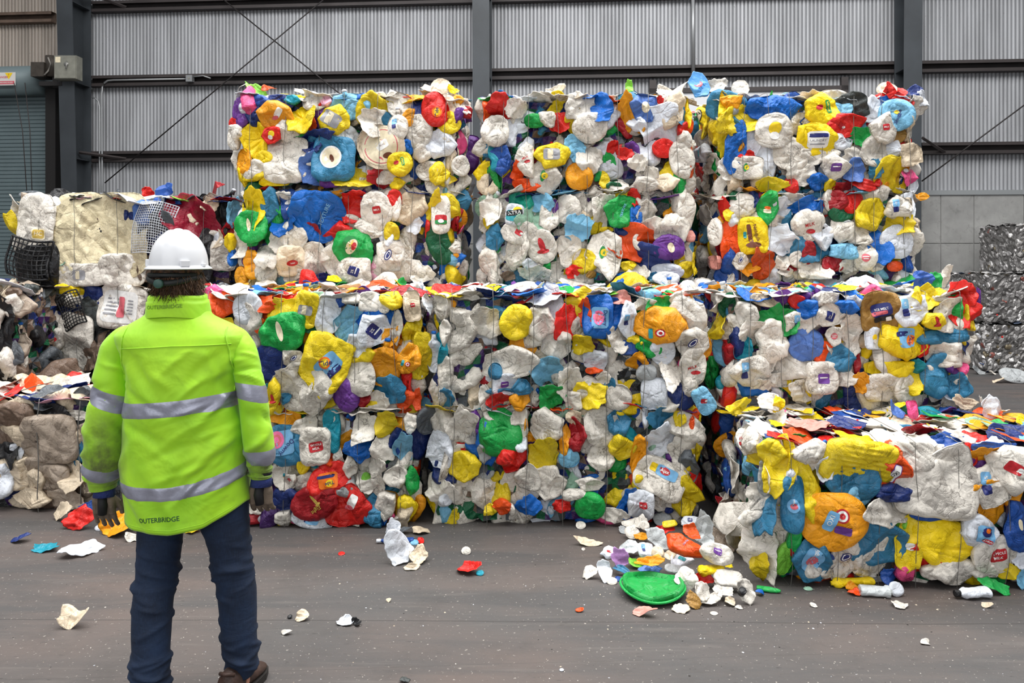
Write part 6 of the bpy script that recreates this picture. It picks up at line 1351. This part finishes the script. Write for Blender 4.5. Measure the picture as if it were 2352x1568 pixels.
pile('cream torn scrap at the very front of the heap', 1245, 1150, 190, 110, 'c', 'f', 20, 22, .0, name='torn_scrap', group=G1)
# green tub lid
c = floor_pt(*N_(935, 965), .02); lid = empty('tub_lid', c, -.15); tag(lid, 'large green bucket lid lying flat at the front of the heap', 'lid')
vs = []; rings = [(0, .012), (.4, .012), (.7, .014), (.88, .016), (.9, .034), (.95, .036), (.97, .030), (1.0, .028), (1.0, .0), (.93, -.01)]; M_ = 64
for r, z in rings:
    for k in range(M_): a = 2*math.pi*k/M_; e = 1+.05*math.cos(2*a+.6)+.02*math.cos(3*a); vs.append((.155*r*e*math.cos(a), .17*r*e*math.sin(a), z+.012*math.cos(2*a)*r+.004*r*math.sin(5*a)+.012))
mesh_obj('lid_disc', vs, [(i*M_+k, (i+1)*M_+k, (i+1)*M_+(k+1) % M_, i*M_+(k+1) % M_) for i in range(len(rings)-1) for k in range(M_)], plastic('g'), lid)
mb = MB(); mb.tube([(.162*math.cos(a)*(1+.05*math.cos(2*a+.6)), .177*math.sin(a)*(1+.05*math.cos(2*a+.6)), .018+.012*math.cos(2*a)) for a in np.linspace(0, 2*math.pi, 49)], .007, 8); mb.build('lid_rim', plastic('g'), lid, True)
for k in range(4): mb = MB()
# around the heap
def scrap(label, px, py, w, h, code, typ='f', ang=0, tilt=18, name='plastic_scrap', cat='scrap', **k): return flat_piece(name, label, cat, px, py, w, h, code, typ, ang, tilt, **k)
scrap('beige twisted strip lying alone left of the heap', 1349, 1247, 62, 14, 'c', 'f', -3, 15, name='plastic_strip')
scrap('tiny white crumb ball left of the heap', 1340, 1260, 9, 6, 'w', 'o')
scrap('pinkish brown torn wrapper alone on the floor in front of the green lid', 1478, 1408, 54, 18, 'K', 'f', -5, 15, name='torn_wrapper', cat='wrapper')
scrap('small orange curl on the floor left of the green lid', 1330, 1399, 21, 11, 'O', 'f', 10, 25)
scrap('white chip on the floor in front of the heap', 1640, 1407, 19, 8, 'w', 'o')
scrap('white pointed chip near the front of the heap', 1697, 1394, 20, 9, 'w', 'p')
scrap('white round cup bottom under the middle bale', 1334, 1205, 24, 17, 'w', 'o', 0, 40, name='crushed_tub', cat='tub')
K_ = lambda x, y: (1552+x*.3401, 900+y*.3401)
bottle('crushed_bottle', 'yellow bottle with wide open mouth in front of the corner bale', *K_(1330, 1265), *K_(1050, 1280), 13, 'Y', neck=.15, open_end=True, group=None)
scrap('amber scrap between the yellow and the cloudy bottle', *K_(1195, 1310), 36, 22, 'o', 'f', 10, 30)
scrap('orange red scrap under the cloudy bottle', *K_(1215, 1350), 34, 16, 'O', 'f', 0, 20)
bottle('crushed_bottle', 'cloudy white bottle lying in front of the corner bale', *K_(1240, 1330), *K_(1460, 1345), 16, 'f', neck=.1)
scrap('round white cap end of the cloudy bottle', *K_(1488, 1332), 36, 32, 'W', 'o', 0, 60, name='bottle_bottom', cat='bottle')
scrap('torn white paper scrap below the cloudy bottle', *K_(1510, 1425), 34, 26, 'w', 'f', -40, 15, name='torn_scrap')
bottle('crushed_bottle', 'pale blue white bottle with a black cap at the lower right', *K_(2110, 1345), *K_(1915, 1355), 17, 'W', cap='n', neck=.3)
scrap('green crumpled film beside the black capped bottle', *K_(2150, 1325), 76, 34, 'g', 'f', -12, 35, name='crumpled_film')
scrap('pale green ring on the floor before the corner bale', *K_(895, 1325), 21, 9, 'm', 'o', 0, 10, name='plastic_ring', cat='ring')
scrap('white curled scrap on the floor below the pale green ring', *K_(930, 1435), 12, 14, 'w', 'p', 40, 25)
scrap('beige scrap on the floor below the black capped bottle', *K_(2100, 1442), 26, 9, 'c', 'f', -20, 12)
scrap('sky blue jug at the right frame edge in front of the corner bale', 2347, 1330, 34, 48, 'l', 'f', 0, 60, name='crushed_jug', cat='jug')
scrap('yellow green film at the foot of the corner bale', *K_(2130, 1225), 60, 30, 'y', 'f', 15, 40, name='crumpled_film')
# middle floor
Cc = lambda x, y: (850+x*.12755, 1150+y*.12755)
scrap('cream sheet at the foot of the bales left of centre', *Cc(900, 500), 44, 26, 'c', 'p', 0, 30, name='plastic_sheet', cat='sheet')
scrap('white crumpled film at the foot of the bales left of centre', *Cc(430, 520), 44, 34, 'W', 'f', 30, 38, name='crumpled_film')
scrap('dark grey flap beside the white crumpled film', *Cc(620, 530), 38, 18, 'x', 'p', 10, 30)
scrap('large white crushed jug lying on the open floor left of centre', *Cc(500, 950), 74, 56, 'W', 'f', 10, 38, name='crushed_jug', cat='jug')
bottle('crushed_bottle', 'navy bottle with white base lying behind the large white jug', *Cc(790, 670), *Cc(190, 680), 9, 'v', cap='W', neck=.35)
scrap('cream crushed jug touching the large white jug', *Cc(880, 960), 42, 46, 'c', 'f', -10, 35, name='crushed_jug', cat='jug')
scrap('round light blue cap behind the large white jug', *Cc(800, 740), 19, 13, 'l', 'o', 0, 40, name='loose_cap', cat='cap')
scrap('red scrap beside the round light blue cap', *Cc(910, 690), 15, 20, 'r', 'p', 20, 30)
scrap('yellowish strip in front of the large white jug', *Cc(740, 1200), 44, 13, 'c', 'f', 5, 14, name='plastic_strip')
scrap('coral red half jug on the open floor at centre', *Cc(1800, 1160), 58, 38, 'r', 'f', -15, 34, name='crushed_jug', cat='jug')
scrap('turquoise cap beside the coral red half jug', *Cc(1980, 1290), 18, 13, 't', 'o', 0, 35, name='loose_cap', cat='cap')
scrap('white scrap above the coral red half jug', *Cc(1730, 890), 22, 18, 'w', 'o', 0, 25)
scrap('small cream chip on the floor at centre', 893, 1378, 12, 7, 'c', 'p')
# left floor
Ll = lambda x, y: (x*.36232, 1000+y*.36232)
scrap('navy scrap alone at the left frame edge', *Ll(120, 650), 46, 22, 'B', 'f', 18, 30)
scrap('light blue crumpled scrap on the left floor', *Ll(290, 695), 68, 29, 'l', 'f', -8, 35).data.materials[0] = plastic('t')
scrap('pale folded white sheet on the left floor', *Ll(510, 700), 82, 48, 'W', 'p', 22, 36, name='plastic_sheet', cat='sheet', thick=.01)
scrap('white curl beside the left leg of the worker', *Ll(835, 645), 40, 20, 'w', 'f', -20, 25)
scrap('cream crumpled scrap left of the red bag', *Ll(390, 505), 46, 28, 'c', 'f', 0, 35)
scrap('bright red crumpled bag on the floor left of the worker', *Ll(495, 520), 84, 54, 'r', 'f', 8, 62, name='crumpled_bag', cat='bag')
scrap('navy scrap behind the bright red bag', *Ll(560, 455), 32, 26, 'v', 'f', 0, 45, z0=.03)
scrap('amber crushed jug below the left glove of the worker', *Ll(745, 535), 96, 62, 'o', 'f', 10, 68, name='crushed_jug', cat='jug')
scrap('small white cap in front of the amber jug', *Ll(630, 582), 22, 14, 'W', 'o', 0, 40, name='loose_cap', cat='cap')
scrap('cream torn paper on the floor left of the worker', *Ll(470, 1185), 66, 28, 'c', 'f', 8, 16, name='torn_paper', cat='paper')
scrap('yellow crumpled scrap seen between the legs of the worker', 445, 1204, 40, 36, 'y', 'f', 0, 50, cat='scrap')
scrap('beige chip right of the worker on the open floor', *Ll(1915, 1145), 32, 22, 'c', 'p', 20, 28)
scrap('black lump beside the beige chip', *Ll(1838, 1145), 11, 10, 'n', 'o', 0, 30)
scrap('white speckled scrap below the beige chip', *Ll(1815, 1250), 25, 9, 'w', 'f', 0, 14)
scrap('white crumpled film with a dark end on the open floor', 795, 1424, 44, 22, 'W', 'f', -10, 25, name='crumpled_film')
scrap('black clump at the end of the white film', 819, 1427, 22, 18, 'n', 'f', 0, 40)
scrap('small red ring on the floor before the left bales', *Ll(2165, 745), 16, 8, 'r', 'o', 0, 12, name='plastic_ring', cat='ring')
scrap('white flake beside the worker left knee', *Ll(895, 820), 12, 7, 'w', 'p')
scrap('white crumpled flake at the lower right floor', 2126, 1474, 24, 12, 'w', 'f', 20, 15)
scrap('round white dot cap at the bottom centre floor', 1290, 1537, 11, 6, 'W', 'o', 0, 10, name='loose_cap', cat='cap')
scrap('dark wad at the bottom centre floor', 930, 1560, 26, 12, 'N', 'f', 0, 15)
# far floor by the can bales
scrap('grey translucent film heap near the can bales', 2330, 864, 70, 34, 's', 'o', 0, 40, name='crumpled_film')
scrap('cream scrap on the far floor', 2293, 876, 24, 8, 'c', 'f', 0, 14)
for i, (x, y, w, h, c_, l) in enumerate(((2240, 838, 34, 22, 'c', 'cream wad against the foot of the far wall'), (2262, 846, 26, 20, 'v', 'blue wad beside the can bales on the far floor'), (2248, 852, 40, 16, 's', 'grey wad before the cream wad on the far floor'), (2236, 820, 30, 34, 'f', 'clear film heap against the far wall'), (2278, 856, 22, 10, 'w', 'white wad at the foot of the can bales'))):
    scrap(l, x, y, w, h, c_, 'f', 0, 40)
# loose pieces resting on the bales
def on_top(label, px, py, w, h, code, z, d, typ='f', ang=0, tilt=55, name='crushed_bottle', cat='bottle', dec=None, thick=None):
    s_ = d/F; al = math.radians(tilt); Hh = h*s_/max(.3, math.sin(al+math.atan2(py-HZ, F))); c = Vector(((px-CX)*s_, d, z+Hh/2*math.sin(al)*.7+.02))
    want = CAMH-(py-HZ)*s_
    if want > c.z-.05: c.z = max(c.z, min(want, c.z+.03))
    _seed[0] += 1
    pc = Piece(w*s_, Hh, typ, _seed[0], thick); vs, fs = pc.sheet(1.0 if thick is None else .5, 1.0 if thick is None and tilt > 25 else .25) if typ in 'fp' and not dec else pc.mesh(back=.010)
    o = mesh_obj(name, vs, fs, plastic(code), None, matrix=frame(c, (0, -math.sin(al), math.cos(al)), (0, 1, .3), ang)); tag(o, label, cat, 'loose pieces on top of the bales')
    if dec: lv, lf, lm, mats = label_mesh(pc, DEC[dec]); mesh_obj('printed_label', lv, lf, mats, o, lm)
    return o
Z4, Z3, Z2, Z1 = H*4+.0, H*3, H*2, H
d4 = D2+.12
on_top('red brown boot shaped scrap on the left end of the tallest left stack', 617, 190, 34, 30, 'E', Z4, d4, 'p', -25, 70, 'plastic_scrap', 'scrap')
on_top('bright green scrap beside the red brown scrap', 590, 206, 56, 14, 'h', Z4, d4, 'p', -8, 40, 'plastic_scrap', 'scrap')
on_top('cream crushed bottle at the right end of the tallest left stack', 1012, 196, 46, 38, 'c', Z4, d4, 'o', -30, 65)
on_top('small yellow scrap beside the cream bottle on the left stack', 1042, 202, 26, 18, 'Y', Z4, d4, 'p', 0, 60, 'plastic_scrap', 'scrap')
on_top('pinkish crushed bottle on the top right of the left stack', 1000, 212, 60, 24, 'c', Z4, d4+.1, 'f', 10, 50)
on_top('white lumpy bottle near the middle of the left stack top', 705, 205, 56, 16, 'w', Z4, d4+.1, 'f', 5, 45)
on_top('white crushed scrap on the top of the middle stack', 1275, 204, 56, 20, 'w', Z4, d4+.1, 'f', -15, 50, 'plastic_scrap', 'scrap')
on_top('pale green scrap on the top of the middle stack', 1446, 196, 22, 34, 'h', Z4, d4, 'f', 0, 70, 'plastic_scrap', 'scrap')
on_top('long white crushed jug leaning at the right end of the middle stack', 1546, 206, 96, 34, 'w', Z4, d4, 'f', 32, 60, 'crushed_jug', 'jug')
on_top('light blue printed film on the left end of the right stack', 1604, 192, 56, 58, 'b', Z4, d4, 'f', 25, 75, 'crumpled_film', 'film', 'pinkl').data.materials[0] = simple_mat('softener_film', hsrgb(90, 160, 226), .35, 0, .2, 12, .5, 30)
on_top('white bottle right of the light blue film', 1646, 182, 46, 40, 'w', Z4, d4, 'f', -30, 70)
on_top('white tub bottom standing up on the right stack', 1701, 194, 42, 34, 'w', Z4, d4, 'o', 0, 75, 'crushed_tub', 'tub')
on_top('light blue strip sticking up in the middle of the right stack', 1806, 196, 38, 12, 'l', Z4, d4+.2, 'p', -22, 60, 'plastic_strip', 'strip')
on_top('tiny green spike on the right stack', 1771, 202, 8, 16, 'g', Z4, d4+.2, 'p', 0, 80, 'plastic_scrap', 'scrap')
on_top('white round bottle near the right end of the right stack', 2040, 204, 46, 30, 'c', Z4, d4, 'o', -10, 65)
on_top('red folded sheets near the right end of the right stack', 2058, 218, 70, 32, 'r', Z4-.02, d4-.1, 'p', 20, 60, 'plastic_sheet', 'sheet')
on_top('dark blue curled scrap at the right end of the right stack', 2100, 214, 36, 36, 'B', Z4-.02, d4-.05, 'f', -40, 70, 'plastic_scrap', 'scrap')
on_top('white crumpled bottle hanging over the right end of the right stack', 2121, 226, 34, 42, 'W', Z4-.12, d4-.08, 'f', 0, 75)
on_top('dark blue crumpled jug on the right of the second tier', 2118, 634, 54, 40, 'v', Z2, 5.42, 'f', 0, 65, 'crushed_jug', 'jug')
on_top('bright green scrap right of the dark blue jug', 2150, 636, 40, 40, 'g', Z2, 5.5, 'f', 30, 60, 'plastic_scrap', 'scrap')
on_top('white pointed film standing up right of the dark blue jug', 2172, 632, 30, 60, 'w', Z2, 5.4, 'p', -20, 78, 'crumpled_film', 'film')
on_top('large bright red torn sheet at the right corner of the second tier', 2212, 676, 60, 76, 'r', Z2-.12, 5.25, 'p', 10, 80, 'plastic_sheet', 'sheet')
on_top('yellow sheet folded over the edge below the dark blue jug', 2120, 700, 90, 50, 'y', Z2-.08, 5.2, 'f', 15, 65, 'plastic_sheet', 'sheet')
on_top('purple strip hanging at the right end of the second tier', 2246, 690, 14, 66, 'p', Z2-.16, 5.4, 'f', 0, 82, 'plastic_strip', 'strip')
on_top('white flat sheet on the second tier under the right stack', 1990, 634, 100, 14, 'W', Z2, 5.8, 'p', 3, 20, 'plastic_sheet', 'sheet')
on_top('white shallow tub standing on the second tier under the middle stack', 1530, 620, 62, 30, 'W', Z2, 6.05, 'o', 0, 60, 'crushed_tub', 'tub')
on_top('blue oval cap lying on the second tier of the middle', 1429, 629, 28, 12, 'b', Z2, 6.1, 'o', 8, 45, 'loose_cap', 'cap')
on_top('yellow folded scrap on the second tier under the left stack', 768, 638, 36, 22, 'Y', Z2, 6.1, 'p', -10, 60, 'plastic_scrap', 'scrap')
on_top('green scrap at the right end of the left second tier', 920, 648, 30, 14, 'g', Z2, 5.9, 'f', 0, 40, 'plastic_scrap', 'scrap')
dA = DA+.3
on_top('navy flat tray lying on the corner bale', 1943, 972, 100, 34, 'B', H, 4.62, 'p', -5, 12, 'crushed_tray', 'tray', None, .012)
on_top('pink bottle neck standing on the corner bale', 2096, 940, 26, 42, 'k', H, 4.8, 'e', 0, 75, 'bottle_fragment', 'bottle')
on_top('periwinkle blue crushed jug beside the pink neck', 2058, 942, 40, 34, 'i', H, 4.85, 'f', -20, 50, 'crushed_jug', 'jug')
on_top('white and yellow crumpled jug standing at the back of the corner bale', 1768, 912, 50, 54, 'w', H, 5.0, 'f', -20, 70, 'crushed_jug', 'jug')
on_top('yellow half of the crumpled jug at the back of the corner bale', 1786, 916, 26, 40, 'Y', H, 4.97, 'p', -20, 70, 'plastic_scrap', 'scrap')
on_top('yellow crumpled scrap at the back left of the corner bale', 1690, 918, 54, 26, 'y', H, 4.95, 'f', 15, 55, 'plastic_scrap', 'scrap')
on_top('small yellow leaf shaped scrap at the back of the corner bale', 2062, 924, 34, 14, 'Y', H, 5.05, 'p', 10, 50, 'plastic_scrap', 'scrap')
on_top('cream open sheet at the back right of the corner bale', 2215, 922, 70, 26, 'c', H, 5.1, 'p', -5, 50, 'plastic_sheet', 'sheet')
on_top('white crushed jug at the back right of the corner bale', 2260, 930, 54, 44, 'w', H, 5.1, 'f', 0, 55, 'crushed_jug', 'jug')
on_top('long white bag curling over the back right of the corner bale', 2285, 940, 60, 40, 'W', H, 4.95, 'f', -20, 40, 'crumpled_bag', 'bag')
on_top('red flat sheet in the middle of the corner bale top', 1860, 972, 90, 36, 'K', H, 4.55, 'p', 5, 10, 'plastic_sheet', 'sheet', None, .01)
on_top('blue printed bottle hanging in the gap beside the corner bale', 1617, 915, 44, 64, 'l', H-.02, 5.06, 'e', 30, 78, 'crushed_bottle', 'bottle', 'can')
on_top('amber bottle sticking out between the two upper tiers at the far right', 2114, 440, 46, 16, 'o', H*3-.09, 6.5, 'f', -5, 60)
on_top('white rigid panel lying on the mixed plastic stack', 214, 438, 100, 24, 'W', H*3-.02, 7.4, 'p', -8, 14, 'plastic_sheet', 'sheet', None, .01)
on_top('blue upright torn sheet on the mixed plastic stack', 378, 430, 40, 36, 'v', H*3, 7.3, 'p', -20, 75, 'plastic_sheet', 'sheet')
on_top('red pointed scrap on the mixed plastic stack', 340, 432, 26, 24, 'r', H*3, 7.4, 'p', 10, 70, 'plastic_scrap', 'scrap')
on_top('crimson bent strip on the right of the mixed plastic stack', 492, 436, 60, 20, 'R', H*3, 7.3, 'p', 10, 50, 'plastic_strip', 'strip')
on_top('grey crumpled film on the mixed plastic stack', 262, 420, 40, 24, 'x', H*3, 7.6, 'f', 0, 60, 'crumpled_film', 'film')
on_top('black bag on the left of the mixed plastic stack', 150, 448, 60, 24, 'n', H*3, 7.2, 'f', 0, 55, 'crumpled_bag', 'bag')
on_top('dark grey lid at the left end of the mixed plastic stack', 66, 440, 44, 14, 'x', H*3, 7.3, 'o', 0, 40, 'crushed_tray', 'tray')
on_top('bent orange red strip on the taped dusty bale', 55, 893, 74, 20, 'O', H, 6.0, 'p', 8, 20, 'plastic_strip', 'strip')
# wire loop sticking up from the left stack
mb = MB(); w0 = P(548, 240, D2+.1); mb.tube([P(544, 250, D2), P(541, 222, D2), P(550, 200, D2), P(566, 192, D2), P(578, 204, D2+.1), P(580, 222, D2+.1)], .003, 6)
tag(mb.build('wire_loop', simple_mat('pale_wire', hsrgb(200, 198, 190), .4, .4), smooth=True), 'thin pale wire loop sticking out at the left end of the tallest left stack', 'wire')
# uncountable crumbs on the floor
R = random.Random(99); mb = MB(); mats = [plastic('w'), plastic('c'), simple_mat('dark_grit', hsrgb(40, 38, 36), .9), plastic('W')]
for _ in range(800):
    px, py = R.uniform(-60, 2412), 1180+390*R.random()**.8
    if R.random() < .35: px = R.gauss(1750, 260); py = R.gauss(1390, 50)
    p = floor_pt(px, max(1180, py)); s_ = R.choice((.001, .0015, .002, .003, .0045))*R.uniform(.6, 1.5)
    a = R.uniform(0, 3); c_, q_ = math.cos(a), math.sin(a); e = R.uniform(.4, 1)
    vs = [p+Vector((s_*(x*c_-y*q_*e), s_*(x*q_+y*c_*e), z*s_*.5)) for x, y, z in ((1, 0, 0), (.2, 1, 0), (-1, .3, 0), (-.3, -1, 0), (0, 0, 1))]
    mb.add(vs, [(0, 1, 4), (1, 2, 4), (2, 3, 4), (3, 0, 4)], R.choice((0, 0, 0, 1, 2, 2, 3)))
tag(mb.build('plastic_crumbs', mats), 'tiny white plastic crumbs and dark grit strewn over the floor', 'crumbs', kind='stuff')
